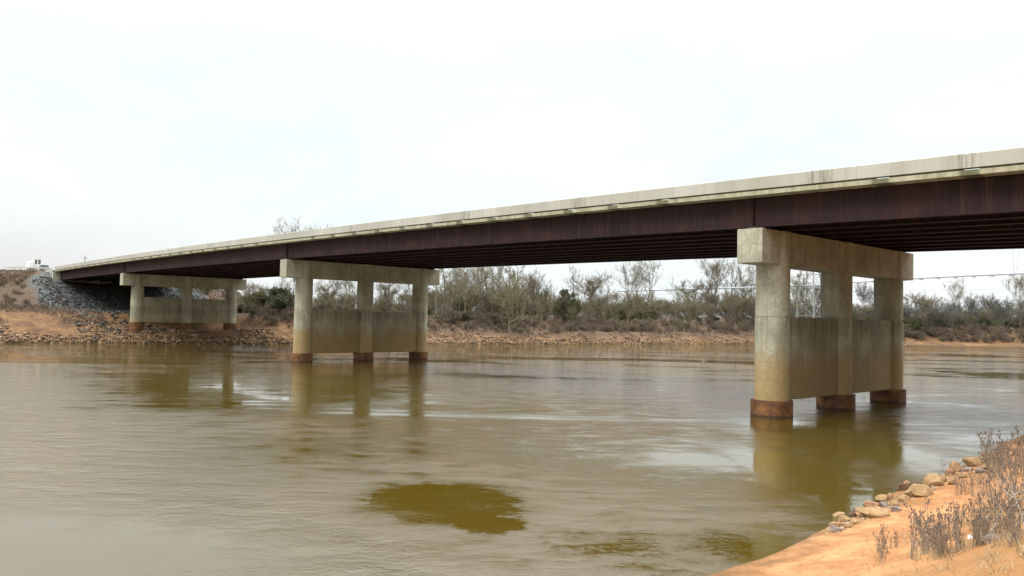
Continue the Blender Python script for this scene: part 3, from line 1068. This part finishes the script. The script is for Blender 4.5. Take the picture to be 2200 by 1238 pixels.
# zone: (where phrase, [(kind, px, ytop, inland, widen)])
ZONES = [
    ('%s tree from the stony-bank pier toward the middle pier', [('bare_c', 532, 603, 46, 1), ('bush', 552, 622, 28, 1.3), ('round', 566, 606, 50, 1.1), ('bushd', 592, 617, 24, 1.5),
                                               ('bare_b', 606, 596, 52, 1), ('bushd', 618, 632, 16, 1.4)]),
    ('%s with top above the barrier', [('bare_b', 630, 478, 26, 1.0), ('bare_c', 668, 476, 30, 1.05)]),
    ('%s from the left of those seen through the middle pier', [('pole_b', 690, 598, 20, 1.1), ('round', 712, 606, 30, 1.2), ('bare_c', 738, 592, 34, 1), ('young', 752, 600, 14, 1.1),
                                      ('bare_a', 822, 590, 26, 1), ('round', 842, 600, 22, 1.3), ('bare_b', 868, 590, 34, 1)]),
    ('%s tree from the middle pier toward the big pier', [
        ('pole_a', 936, 560, 16, 1.1), ('pole_b', 952, 556, 22, 1.2), ('bare_a', 966, 566, 14, 1), ('round', 975, 590, 34, 1.2), ('pole_a', 1046, 556, 38, 1.4), ('bare_c', 1012, 570, 40, 1.1), ('bare_a', 1084, 558, 40, 1.1), ('bare_b', 1128, 574, 36, 1.), ('pole_a', 984, 552, 26, 1.2), ('pole_b', 1002, 558, 18, 1.2),
        ('bare_b', 1020, 556, 30, 1), ('pole_a', 1036, 552, 20, 1.3), ('pole_b', 1054, 560, 26, 1.2), ('bare_a', 1072, 566, 32, 1),
        ('young', 1098, 572, 4, .95), ('pole_a', 1112, 566, 24, 1.2), ('bare_c', 1146, 584, 26, .9), ('round', 1168, 596, 24, 1), ('cedar', 1216, 626, 15, 1.3),
        ('bare_a', 1241, 570, 34, .8), ('round', 1262, 583, 36, 1.35), ('bare_a', 1296, 600, 22, .9), ('bare_b', 1345, 552, 38, 1), ('bare_a', 1368, 585, 30, .8),
        ('bare_b', 1402, 545, 40, .9), ('round', 1478, 592, 42, 1.5), ('bare_c', 1536, 548, 34, .9), ('bare_a', 1566, 556, 36, .8), ('bare_b', 1592, 552, 30, .9),
        ('round', 1606, 590, 26, 1)]),
    ('%s from the left of those seen through the big pier', [('young', 1706, 585, 6, 1), ('blue', 1728, 598, 40, 1), ('round', 1752, 600, 44, 1), ('blue', 1858, 600, 26, .8), ('blue', 1876, 612, 30, 1)]),
    ('%s tree upriver of the big pier', [('round', 1966, 622, 22, 1.35), ('round', 1996, 628, 26, 1.3), ('bare_b', 2046, 594, 26, .8), ('blue', 2094, 640, 30, 1.2),
                                   ('blue', 2132, 628, 26, 1.1), ('blue', 2160, 636, 34, 1.1), ('bare_c', 2192, 582, 22, 1.), ('blue', 2236, 600, 26, 1.2)]),
]
for where, lst in ZONES:
    lst.sort(key=lambda a: a[1])
    for i, (key, px, yt, d, wd) in enumerate(lst):
        nm, desc = KW[key]
        lab = '%s, %s' % (desc, where % ORD[i])
        if 'barrier' in where:
            lab = ['forked bare tree whose top shows above the barrier, nearer the middle pier stiffener', 'wide bare tree whose top shows above the barrier, the wider of two'][i]
        place_tree(key, nm, lab, px, yt, d, 'trees along the far bank', wide=wd, cat='shrub' if nm == 'shrub' else 'tree')


def replicate(dst, raw, mats, loc, sc, rz):
    for k, mbx in enumerate(raw):
        if not mbx.v: continue
        if not hasattr(mbx, 'cv'):
            mbx.cv = np.concatenate(mbx.v)
        c, s = math.cos(rz), math.sin(rz)
        V = mbx.cv * np.array(sc, dtype=np.float32)
        V2 = np.c_[V[:, 0] * c - V[:, 1] * s + loc[0], V[:, 0] * s + V[:, 1] * c + loc[1], V[:, 2] + loc[2]]
        base = dst[k].n
        dst[k].v.append(V2.astype(np.float32))
        for f in mbx.f: dst[k].f.append(f + base)
        dst[k].n += len(V2)


def stuff_multi(name, label, mats, items, cat=None):
    """items: (proto key, loc, scale, rz, matset) joined in one object with several material slots"""
    parts = {}
    for key, loc, sc, rz in items:
        P = PROT[key]
        for k in range(3):
            if P['raw'][k].v: parts.setdefault((('wood', 'twig', 'leaf')[k], PM[key][k]), MB())
        dst = [parts.get((('wood', 'twig', 'leaf')[k], PM[key][k])) for k in range(3)]
        replicate(dst, P['raw'], None, loc, sc, rz)
    V, F, MI, n = [], [], [], 0
    full = MB(); slots_, mi = [], []
    for (kk, m), mbx in parts.items():
        if m not in slots_: slots_.append(m)
        for f in mbx.f:
            full.f.append(f + n); mi.append(np.full(len(f), slots_.index(m)))
        full.v += mbx.v; n += mbx.n
    full.n = n
    me = full.mesh(name, None)
    for m in slots_: me.materials.append(m)
    me.polygons.foreach_set('material_index', np.concatenate(mi).astype(np.int32))
    o = bpy.data.objects.new(name, me); COL.objects.link(o)
    tag(o, label, cat, None, 'stuff')
    return o


PM = {'bare_a': (M_BARK, M_TWIG), 'bare_b': (M_BARK, M_TWIG), 'bare_c': (M_BARK, M_TWIG), 'pole_a': (M_PALE, M_TWIGO), 'pole_b': (M_PALE, M_TWIGO),
      'young': (M_PALE, M_TWIGO, M_LEAFY), 'round': (M_BARK, M_TWIG, M_LEAF), 'blue': (M_BARK, M_TWIGB), 'bush': (M_BARK, M_TWIGO, M_LEAF),
      'bushd': (M_BARK, M_TWIG, M_LEAFD), 'cedar': (M_BARK, M_TWIGO, M_LEAFD), 'scrub': (M_BARK, M_TWIGR)}
PM = {k: (v + (None,))[:3] for k, v in PM.items()}

wood_items = []
cnt = 0
while cnt < 900:
    px = R.uniform(505, 2420)
    d = R.triangular(11, 22, 85) if px > 640 else R.uniform(30, 75)
    x, y = far_pos(px, d)
    r_ = np.array([x, y]) - BO; s = r_ @ BU; off = r_ @ BW
    if s > 118 and -30 < off < 27: continue
    z = far_z(x, y)
    if px < 900: ks, ym = ['bush', 'bushd', 'round', 'bare_c', 'young'], 632
    elif px < 1120: ks, ym = ['pole_b', 'pole_a', 'pole_b', 'bare_a', 'round', 'young', 'bush'], 606
    elif px < 1700: ks, ym = ['pole_a', 'pole_b', 'round', 'bare_a', 'bare_a', 'bare_c', 'bare_b', 'young', 'bush', 'pole_a', 'bare_c', 'pole_b'], 630
    else: ks, ym = ['blue', 'bushd', 'blue', 'round', 'blue', 'bush'], 648
    key = ks[R.randint(len(ks))]
    H = CAMZ + (hor(px) - ym - R.normal(0, 9)) / F_PX * y - z
    H = max(3.2, min(15, H)) * R.uniform(.7, 1.05)
    if key in ('bush', 'bushd'): H *= .6
    sc = H / PROT[key]['H']
    w = sc * R.uniform(.9, 1.3)
    wood_items.append((key, (x, y, z - .2), (w, w, sc), R.rand() * 6.28)); cnt += 1
for _ in range(150):
    px = R.uniform(900, 2350); x, y = far_pos(px, R.uniform(26, 75)); z = far_z(x, y); sc = R.uniform(.7, 1.05)
    wood_items.append((('bush', 'round', 'bare_c')[R.randint(3)], (x, y, z - .3), (sc * 1.3 * .6, sc * 1.3 * .6, sc * .5), R.rand() * 6.28))
stuff_multi('woodland', 'dense leafless riverside woodland mixed with olive green undergrowth behind the far bank', None, wood_items)

scrub_items = []
for _ in range(760):
    px = R.uniform(500, 2350); d = R.uniform(6.0, 18)
    if px > 1930: d = R.uniform(9, 18)
    x, y = far_pos(px, d)
    r_ = np.array([x, y]) - BO; s = r_ @ BU; off = r_ @ BW
    if s > 100 and -8 < off < 24: continue
    k = 'scrub' if R.rand() < .9 else 'bush'
    sc = R.uniform(.25, .85) * (1 if k == 'scrub' else .45) * (.45 + .55 * sst(6, 12, d))
    scrub_items.append((k, (x, y, far_z(x, y) - .1), (sc * 1.5, sc * 1.5, sc), R.rand() * 6.28))
for _ in range(520):       # brush on the side slope of the embankment, left
    s = R.uniform(146, 240); off = R.uniform(-30, -8)
    p = bl(s, off); z = far_z(p.x, p.y)
    if z < 5.2: continue
    if s < 172 and off > -9: continue
    sc = R.uniform(.10, .34)
    scrub_items.append(('scrub', (p.x, p.y, z - .1), (sc * 1.7, sc * 1.7, sc), R.rand() * 6.28))
for _ in range(170):
    s = R.uniform(135, 235); off = R.uniform(25, 62); p = bl(s, off); z = far_z(p.x, p.y)
    k = 'scrub' if R.rand() < .6 else 'bush'; sc = R.uniform(.25, .7) * (1 if k == 'scrub' else .55)
    scrub_items.append((k, (p.x, p.y, z - .1), (sc * 1.5, sc * 1.5, sc), R.rand() * 6.28))
stuff_multi('undergrowth', 'low russet leafless brush covering the upper far bank and the embankment slope', None, scrub_items)

M_DRYG = mat_simple('dry_far_grass', (.085, .062, .042), (.22, .165, .11), .6, bstr=0)
T_ = []
for k in range(34000):
    if k % 5 < 2:
        s = R.uniform(143, 245); off = R.uniform(-32, -5); p = bl(s, off); x, y = p.x, p.y
    else:
        x, y = far_pos(R.uniform(-80, 2250), R.uniform(3, 18)) if k % 20 < 15 else bl(R.uniform(130, 235), R.uniform(22, 60))[:2]
    if nz(x, y, .11, 41) < -.12: continue
    r_ = np.array([x, y]) - BO
    if -3.2 < r_ @ BW < 20.5 and r_ @ BU > 120: continue
    z = far_z(x, y)
    if z < (1.3 if x > -30 else 3.2): continue
    b = np.array([x, y, z - .03])
    for _ in range(3):
        d = unit(np.array([R.normal(0, .5), R.normal(0, .5), 1.])); sd = unit(np.cross(d, R.normal(0, 1, 3))) * .07
        bb = b + np.array([R.normal(0, .15), R.normal(0, .15), 0])
        T_.extend([bb - sd, bb + sd, bb + d * R.uniform(.25, .75)])
mb = MB(); T_ = np.array(T_); mb.add(T_, np.arange(len(T_)).reshape(-1, 3))
tag(mb.build('dry_grass', M_DRYG), 'dead brown grass covering the far embankment slopes', None, None, 'stuff')

# ------------------------------------------------------------------ stones
def ico_pts():
    import bmesh
    bm = bmesh.new(); bmesh.ops.create_icosphere(bm, subdivisions=1, radius=1)
    V = np.array([v.co[:] for v in bm.verts]); F = np.array([[v.index for v in f.verts] for f in bm.faces]); bm.free()
    return V, F


IV, IF = ico_pts()


def rocks_stuff(name, label, mat, pts):
    mb = MB()
    for (x, y, z, r) in pts:
        V = IV * (1 + R.uniform(-.3, .25, (len(IV), 1))) * np.array([r * R.uniform(.8, 1.4), r * R.uniform(.8, 1.3), r * R.uniform(.5, .9)])
        a = R.rand() * 6.28; c, s = math.cos(a), math.sin(a)
        V = np.c_[V[:, 0] * c - V[:, 1] * s + x, V[:, 0] * s + V[:, 1] * c + y, V[:, 2] + z]
        mb.add(V, IF)
    return tag(mb.build(name, mat), label, None, None, 'stuff')


def stone_mat(name, cols, objscale):
    m, nt, b = new_mat(name)
    pos = N(nt, 'ShaderNodeNewGeometry').outputs['Position']
    isl = N(nt, 'ShaderNodeNewGeometry').outputs['Random Per Island']
    base = ramp(nt, isl, [(i / (len(cols) - 1), c) for i, c in enumerate(cols)])
    f = noise_fac(nt, objscale, pos, 6, .7)
    base = mix(nt, ramp(nt, f, [(.35, .6), (.6, 0.)]), base, tuple(x * .35 for x in cols[0]))
    nt.links.new(base, b.inputs['Base Color']); b.inputs['Roughness'].default_value = .9
    b.inputs['Specular IOR Level'].default_value = .2
    bump(nt, b, noise_fac(nt, objscale * 3, pos), .5, .06)
    return m


M_RIP = stone_mat('tan_riprap', [(0.048, 0.036, 0.028), (0.136, 0.092, 0.056), (0.216, 0.140, 0.080), (0.360, 0.248, 0.144)], 2.)
M_RIPG = stone_mat('blue_grey_riprap', [(.022, .020, .016), (.05, .046, .040), (.075, .080, .077), (.19, .21, .205)], 2.)
pts = []
for _ in range(8500):
    px = R.uniform(-120, 1950); d = R.triangular(-.8, .6, 7.0)
    if px < 640: d = R.uniform(-.8, 7.5)
    x, y = far_pos(px, d)
    r_ = nz(x, y, .12, 31)
    if d > 3 and r_ < -.05: continue
    pts.append((x, y, far_z(x, y) + .05, (R.uniform(.08, .30) if R.rand() < .95 else R.uniform(.32, .55))))
rocks_stuff('riprap', 'tan and brown riprap stones lining the far waterline', M_RIP, pts)
pts = []
for _ in range(9000):
    s = R.uniform(140, 173); off = R.uniform(-11, 27)
    if off < -8 + 2 * nz(s, off, .2, 2): continue
    if s > S_AB - 1.8 and -4.2 < off < 21.2: continue
    p = bl(s, off); z = far_z(p.x, p.y)
    if z < 5.3 + 1.0 * nz(s, off, .25, 7): continue
    pts.append((p.x, p.y, z + .03, R.uniform(.10, .26)))
for _ in range(420):
    s = R.uniform(2 * SP - 2, 2 * SP + 12); off = R.uniform(-9, 6); p = bl(s, off)
    pts.append((p.x, p.y, far_z(p.x, p.y) + .03, R.uniform(.12, .35)))
rocks_stuff('riprap', 'blue grey broken stone covering the slope under the far end of the bridge', M_RIPG, pts)


def boulder_mat(name, a, b_, c):
    return mat_simple(name, a, b_, 1.6, bstr=.6, bdist=.06, objv=True, c2=c)


BM = {'tan': boulder_mat('tan_boulder', (0.138, 0.086, 0.038), (0.259, 0.167, 0.081), (0.322, 0.219, 0.115)),
      'grey': boulder_mat('grey_boulder', (0.098, 0.075, 0.063), (0.173, 0.138, 0.115), (0.230, 0.190, 0.162)),
      'brown': boulder_mat('brown_boulder', (0.052, 0.032, 0.020), (0.092, 0.058, 0.034), (0.138, 0.086, 0.052)),
      'red': boulder_mat('reddish_boulder', (0.173, 0.086, 0.046), (0.265, 0.150, 0.086), (0.317, 0.190, 0.115))}


def boulder(px, py, w, h, kind, label, seed, sharp=.0, group='rocks along the near shoreline'):
    import bmesh
    p, t = near_hit(px, py + h * .42)
    k = t / F_PX * 1.0
    W, Hh = w * k / 2.2, h * k / 2.1
    bm = bmesh.new(); bmesh.ops.create_icosphere(bm, subdivisions=3, radius=1)
    rr = np.random.RandomState(seed)
    # flattened facets make it read as broken stone
    planes = [(unit(rr.normal(0, 1, 3)), rr.uniform(.55 if sharp else .66, .88)) for _ in range(16 if sharp else 12)]
    for v in bm.verts:
        c = np.array(v.co[:])
        for nrm, dd in planes:
            q = c @ nrm
            if q > dd: c = c - nrm * (q - dd) * .97
        c = c * (1 + .12 * noise.noise(Vector(c * 1.6) + Vector((seed, 0, 0))) + .04 * noise.noise(Vector(c * 5) + Vector((seed, 3, 0))))
        v.co = (c[0] * W * 1.12, c[1] * W * .85, c[2] * Hh * 1.12)
    me = bpy.data.meshes.new('boulder'); bm.to_mesh(me); bm.free()
    for f in me.polygons: f.use_smooth = True
    me.materials.append(BM[kind])
    o = bpy.data.objects.new('boulder', me); COL.objects.link(o)
    o.location = (p.x, p.y, p.z + Hh * .5); o.rotation_euler = (rr.uniform(-.12, .12), rr.uniform(-.15, .15), rr.uniform(-.4, .4))
    m = o.modifiers.new('edge', 'EDGE_SPLIT'); m.split_angle = math.radians(26)
    tag(o, label, 'rock', group)


BL = [
    (1795, 1136, 28, 17, 'grey', 'pinkish grey stone at the lowest left end of the shore rocks', 1),
    (1789, 1125, 22, 12, 'tan', 'small flat tan stone above the lowest left shore stone', 1),
    (1814, 1113, 24, 18, 'tan', 'wedge-shaped tan stone standing upright in the left rubble heap', 1),
    (1803, 1104, 26, 12, 'tan', 'thin tan slab lying highest and leftmost in the left rubble heap', 1),
    (1809, 1126, 18, 12, 'red', 'small reddish stone in the middle of the left rubble heap', 0),
    (1821, 1130, 14, 12, 'tan', 'narrow tan stone at the right foot of the left rubble heap', 0),
    (1834, 1121, 19, 13, 'tan', 'rounded tan stone in the rubble below the big tan slab', 0),
    (1832, 1106, 20, 13, 'brown', 'brown stone wedged left of the big tan slab', 0),
    (1842, 1093, 18, 14, 'grey', 'grey stone leaning on the upper left end of the big tan slab', 1),
    (1874, 1098, 60, 28, 'tan', 'big tan slab with a dark undercut edge, left part of the shore rocks', 1),
    (1870, 1082, 44, 20, 'red', 'flat reddish tan slab lying behind the big tan slab', 1),
    (1894, 1068, 26, 22, 'tan', 'pointed tan rock standing behind the right end of the big slab', 1),
    (1913, 1066, 15, 16, 'tan', 'small upright tan rock beside the pointed tan rock', 0),
    (1899, 1083, 26, 12, 'grey', 'flat grey stone below the pointed tan rock', 1),
    (1921, 1082, 20, 15, 'tan', 'squat tan stone between the grey stones right of the big slab', 0),
    (1925, 1092, 24, 15, 'grey', 'low grey stone at the sand edge right of the big slab', 0),
    (1942, 1070, 26, 15, 'tan', 'small tan stone left of the largest egg-shaped boulder', 0),
    (1974, 1054, 54, 31, 'tan', 'largest egg-shaped tan boulder in the middle of the shore rocks', 0),
    (2005, 1032, 38, 30, 'tan', 'round tan boulder above and right of the egg-shaped boulder', 0),
    (1938, 1046, 28, 20, 'brown', 'dark brown wedge rock leaning left of the egg-shaped boulder', 1),
    (1980, 1038, 22, 11, 'brown', 'small brown rock behind the egg-shaped boulder', 0),
    (1949, 1037, 14, 10, 'red', 'small reddish rock tip above the dark brown wedge', 0),
    (2027, 1028, 18, 19, 'tan', 'narrow tan rock right of the round tan boulder', 1),
    (2039, 1013, 20, 18, 'red', 'reddish rock left of the tall pale rock', 1),
    (2053, 1004, 27, 25, 'tan', 'tall pale rock with weeds growing in front', 1),
    (2045, 1035, 18, 14, 'tan', 'half-buried tan stone below the reddish rock', 0),
    (2073, 1021, 20, 15, 'tan', 'tan stone below the blue grey flat stone', 0),
    (2077, 1008, 25, 11, 'grey', 'flat blue grey stone right of the tall pale rock', 1),
    (2102, 989, 52, 28, 'tan', 'large tan boulder near the upper right end of the shore rocks', 1),
    (2107, 1011, 26, 12, 'grey', 'long grey stone under the large upper right boulder', 0),
    (2128, 1003, 32, 14, 'tan', 'low tan stone right of the long grey stone', 0),
    (2137, 986, 22, 15, 'red', 'reddish stone at the right end of the shore rocks among weeds', 1),
    (2116, 973, 14, 10, 'red', 'small red stone perched on the large upper right boulder', 1),
    (2128, 1158, 34, 24, 'grey', 'grey stone half hidden among the weeds at the lower right', 0),
]
for i, (px, py, w, h, k, lab, sh) in enumerate(BL):
    boulder(px, py, w, h, k, lab, 40 + i, sh)
# gravel between them
pts = []
for _ in range(420):
    px = R.uniform(1775, 2150); fy = 1140 - (px - 1775) * .44
    p, t = near_hit(px, fy + R.uniform(-4, 16)); pts.append((p.x, p.y, max(p.z, 0), R.uniform(.02, .08)))
M_GRAV = stone_mat('gravel', [(.14, .09, .05), (.30, .19, .10), (.42, .28, .15), (.36, .30, .24)], 8.)
rocks_stuff('gravel', 'loose gravel and small stones between the near shore rocks', M_GRAV, pts)

# ------------------------------------------------------------------ weeds on the near bank
M_STEM = mat_simple('dry_stems', (.17, .135, .10), (.28, .23, .165), 3, bstr=0, objv=True)
M_SEED = mat_simple('seed_heads', (.10, .078, .062), (.17, .135, .105), 6, bstr=0, objv=True)
M_STRAW = mat_simple('straw', (.30, .22, .12), (.42, .33, .20), 3, bstr=0)


def weed_meshes(seed, H, n):
    r = np.random.RandomState(seed); st, hd = MB(), MB()
    for _ in range(n):
        a = r.rand() * 6.28; q = r.rand() ** .5 * .06
        p = np.array([math.cos(a) * q, math.sin(a) * q, -.05]); d = unit(np.array([r.normal(0, .13), r.normal(0, .13), 1.]))
        L = H * r.uniform(.6, 1.); rad = .0055
        pts = [p]
        for i in range(4):
            d = unit(d + r.normal(0, .07, 3)); p = p + d * L / 4; pts.append(p)
        st.tube((0, 0, -.06), pts[0] + (0, 0, .02), .01, .006, 3)
        for i in range(4): st.tube(pts[i], pts[i + 1], rad * (1 - i * .18), rad * (1 - (i + 1) * .18), 3)
        for _ in range(r.randint(2, 6)):
            k = r.randint(1, 4); b = pts[k]; d2 = unit(d + r.normal(0, .5, 3)); e = b + d2 * L * r.uniform(.1, .25)
            st.tube(b, e, rad * .6, rad * .35, 3)
            V = IV * np.array([.006, .006, .018]) + e; hd.add(V, IF)
        for _ in range(r.randint(2, 6)):
            c = pts[-1] - d * r.uniform(0, .22) * L + r.normal(0, .012, 3)
            hd.add(IV * np.array([.008, .008, .020]) * r.uniform(.6, 1.4) + c, IF)
    return st.mesh('stems', M_STEM), hd.mesh('dry_seed_heads', M_SEED)  # second mesh is the dried seed heads, not flowers


WM = [weed_meshes(s, .8, 7) for s in range(6)]
WP = []   # px, py(base), height px, zone
def wz(zone, n, x0, x1, y0, y1, h0, h1):
    for _ in range(n):
        WP.append((zone, R.uniform(x0, x1), R.uniform(y0, y1), R.uniform(h0, h1)))


wz('in the topmost clump', 18, 2120, 2205, 985, 1035, 50, 85)
wz('on the sand below the upper rocks', 12, 2000, 2110, 1035, 1075, 30, 45)
wz('on the slope above the grey stone', 12, 2085, 2205, 1060, 1130, 45, 90)
wz('in the tall clump left of the bag', 24, 1958, 2100, 1140, 1200, 50, 105)
wz('in the thin low clump', 12, 1888, 1965, 1175, 1212, 30, 55)
wz('around the grey stone', 16, 2090, 2195, 1130, 1180, 50, 95)
for (px, py, h) in ((1862, 1168, 22), (1879, 1165, 24), (1962, 1035, 25), (1968, 1040, 24), (1980, 1035, 20), (2018, 1035, 28), (2026, 1020, 40), (2108, 985, 36), (2042, 1010, 22)):
    WP.append(('alone among the shore rocks', px, py, h))
SZ = {}
for zone, px, py, h in WP:
    p, t = near_hit(px, py)
    H = h * t / F_PX
    st, hd = WM[R.randint(6)]
    o = empty('dry_weed', (p.x, p.y, p.z), R.rand() * 6.28)
    s = H / .8; w = s * R.uniform(.8, 1.6) if 'alone' not in zone else s * .5
    o.scale = (w, w, s)
    for nm, me in (('stems', st), ('dry_seed_heads', hd)):
        q = bpy.data.objects.new(nm, me); COL.objects.link(q); q.parent = o
    SZ.setdefault(zone, []).append((px, o))
for zone, lst in SZ.items():
    lst.sort(key=lambda a: a[0])
    for i, (px, o) in enumerate(lst):
        word = ORD[i] if i < len(ORD) else 'rightmost'
        if i == len(lst) - 1: word = 'rightmost'
        if i == 0: word = 'leftmost'
        tail = word if word.endswith('most') else '%s from the left' % word
        tag(o, 'dry weed %s, %s' % (zone, tail), 'weed', 'dry weeds on the near bank')

# fine dead grass and litter: uncountable
mb = MB()
TVv = []
for _ in range(5200):
    z_ = R.rand()
    if z_ < .4: px, py = R.uniform(1940, 2205), R.uniform(1120, 1205)
    elif z_ < .8: px, py = R.uniform(2060, 2210), R.uniform(990, 1130)
    else: px, py = R.uniform(1850, 2200), R.uniform(1060, 1238)
    if py < 1140 - (px - 1775) * .44: continue
    if nz(px * .02, py * .04, 1, 4) < -.05: continue
    d = ray(px, py)
    # cheap ground hit: solve on sloped bank by a few secant steps
    lo, hi = 6., 60.
    for _k in range(14):
        mid_ = (lo + hi) / 2; q = d.normalized() * mid_
        if CAMZ + q.z > near_z(q.x, q.y): lo = mid_
        else: hi = mid_
    q = d.normalized() * lo; b = np.array([q.x, q.y, CAMZ + q.z])
    dd = unit(np.array([R.normal(0, .6), R.normal(0, .6), 1.])); L = R.uniform(.06, .30)
    side = unit(np.cross(dd, R.normal(0, 1, 3))) * .006
    TVv.extend([b - side, b + side, b + dd * L])
TVv = np.array(TVv); mb.add(TVv, np.arange(len(TVv)).reshape(-1, 3))
tag(mb.build('dead_grass', M_STRAW), 'sparse straw-coloured dead grass among the weeds on the near bank', None, None, 'stuff')

# dead grey branches at the right edge
M_DEAD = mat_simple('dead_branch', (.17, .14, .11), (.28, .24, .19), 4, bstr=.3, objv=True)
for i, (a, b, lab) in enumerate([((2140, 1078), (2215, 1150), 'long bleached branch lying down across the right edge weeds'),
                                 ((2118, 1168), (2215, 1075), 'bleached branch rising to the right edge above the grey stone'),
                                 ((2165, 1060), (2205, 1180), 'steep thin bleached branch nearest the right edge')]):
    pa, _ = near_hit(*a); pb_, _ = near_hit(*b)
    pa = np.array(pa[:]) + (0, 0, .1); pb_ = np.array(pb_[:]) + (0, 0, .28)
    mb = MB(); prev = pa; K = 7
    for k in range(1, K + 1):
        q = pa + (pb_ - pa) * k / K + R.normal(0, .03, 3) + np.array([0, 0, .25 * math.sin(math.pi * k / K)])
        mb.tube(prev, q, .022 * (1 - .09 * k), .022 * (1 - .09 * (k + 1)), 6)
        if k in (2, 3, 5, 6):
            e = q + R.normal(0, .22, 3) + np.array([0, 0, .25]); mb.tube(q, e, .011, .004, 4)
            mb.tube(e * .5 + q * .5, e * .5 + q * .5 + R.normal(0, .14, 3), .006, .003, 3)
        prev = q
    tag(mb.build('branch', M_DEAD), lab, 'branch', 'dead branches')

# scrap of white plastic in the weeds
p, t = near_hit(2086, 1160)
import bmesh
bm = bmesh.new(); bmesh.ops.create_icosphere(bm, subdivisions=3, radius=1)
for v in bm.verts:
    c = v.co.copy(); k = 1 + .55 * noise.noise(c * 2.2) + .2 * noise.noise(c * 7)
    v.co = Vector((c.x * .055, c.y * .05, c.z * .06)) * k
me = bpy.data.meshes.new('plastic_bag'); bm.to_mesh(me); bm.free(); me.materials.append(M_WHITE)
o = bpy.data.objects.new('plastic_bag', me); COL.objects.link(o); o.location = (p.x, p.y, p.z + .04)
tag(o, 'crumpled white plastic bag caught in the weeds left of the grey stone', 'litter')

# ------------------------------------------------------------------ light
w = bpy.data.worlds.new('World'); scene.world = w; w.use_nodes = True
nt = w.node_tree
for n in list(nt.nodes): nt.nodes.remove(n)
out = nt.nodes.new('ShaderNodeOutputWorld'); bg = nt.nodes.new('ShaderNodeBackground')
nt.links.new(bg.outputs[0], out.inputs[0])
SUN_EL, SUN_AZ = math.radians(48), math.radians(-115)   # azimuth measured from +Y towards +X
sky = nt.nodes.new('ShaderNodeTexSky'); sky.sky_type = 'NISHITA'; sky.sun_disc = False
sky.sun_elevation = SUN_EL; sky.sun_rotation = SUN_AZ; sky.air_density = 1; sky.dust_density = 3
tc = nt.nodes.new('ShaderNodeTexCoord')
cl = noise_fac(nt, 3.2, tc.outputs['Generated'], 6, .6, stretch=(1, 1, 2.2), dist=.4)
cloud = ramp(nt, cl, [(.34, (5.9, 6.5, 6.6)), (.5, (6.3, 6.75, 6.8)), (.66, (6.7, 6.8, 6.8))])
sepw = N(nt, 'ShaderNodeSeparateXYZ'); nt.links.new(tc.outputs['Generated'], sepw.inputs[0])
# an overcast sky is about twice as bright overhead as at the horizon
up_ = maprange(nt, sepw.outputs[2], .28, .90, 1.0, 4.7)
cloud = mix(nt, 1., cloud, up_, 'MULTIPLY')
cloud = mix(nt, maprange(nt, sepw.outputs[2], .2, .5), cloud, mix(nt, 1., cloud, (1.0, .93, .93), 'MULTIPLY'))
low = math_(nt, 'MULTIPLY', maprange(nt, sepw.outputs[2], .16, .0), maprange(nt, sepw.outputs[0], -.15, -.55))
cloud = mix(nt, math_(nt, 'MULTIPLY', low, ramp(nt, cl, [(.35, 1.), (.65, .5)])), cloud, (4.9, 4.75, 4.6))
col = mix(nt, .93, sky.outputs[0], cloud)
nt.links.new(col, bg.inputs[0]); bg.inputs[1].default_value = .125
sun = bpy.data.lights.new('sun', 'SUN'); sun.energy = 1.4; sun.angle = math.radians(25); sun.color = (1, .96, .9)
so = bpy.data.objects.new('sun', sun); COL.objects.link(so)
dirv = Vector((math.sin(SUN_AZ) * math.cos(SUN_EL), math.cos(SUN_AZ) * math.cos(SUN_EL), math.sin(SUN_EL)))
so.rotation_euler = dirv.to_track_quat('Z', 'Y').to_euler()

scene.view_settings.view_transform = 'Standard'
scene.view_settings.look = 'None'
scene.view_settings.exposure = .35
scene.view_settings.gamma = 1
scene.render.engine = 'CYCLES'
c = scene.cycles
c.use_denoising = True
c.max_bounces = 6; c.diffuse_bounces = 3; c.glossy_bounces = 3; c.transparent_max_bounces = 4; c.volume_bounces = 0
c.use_adaptive_sampling = True; c.adaptive_threshold = .02
print('objects', len(bpy.data.objects), 'verts', sum(len(m.vertices) for m in bpy.data.meshes))
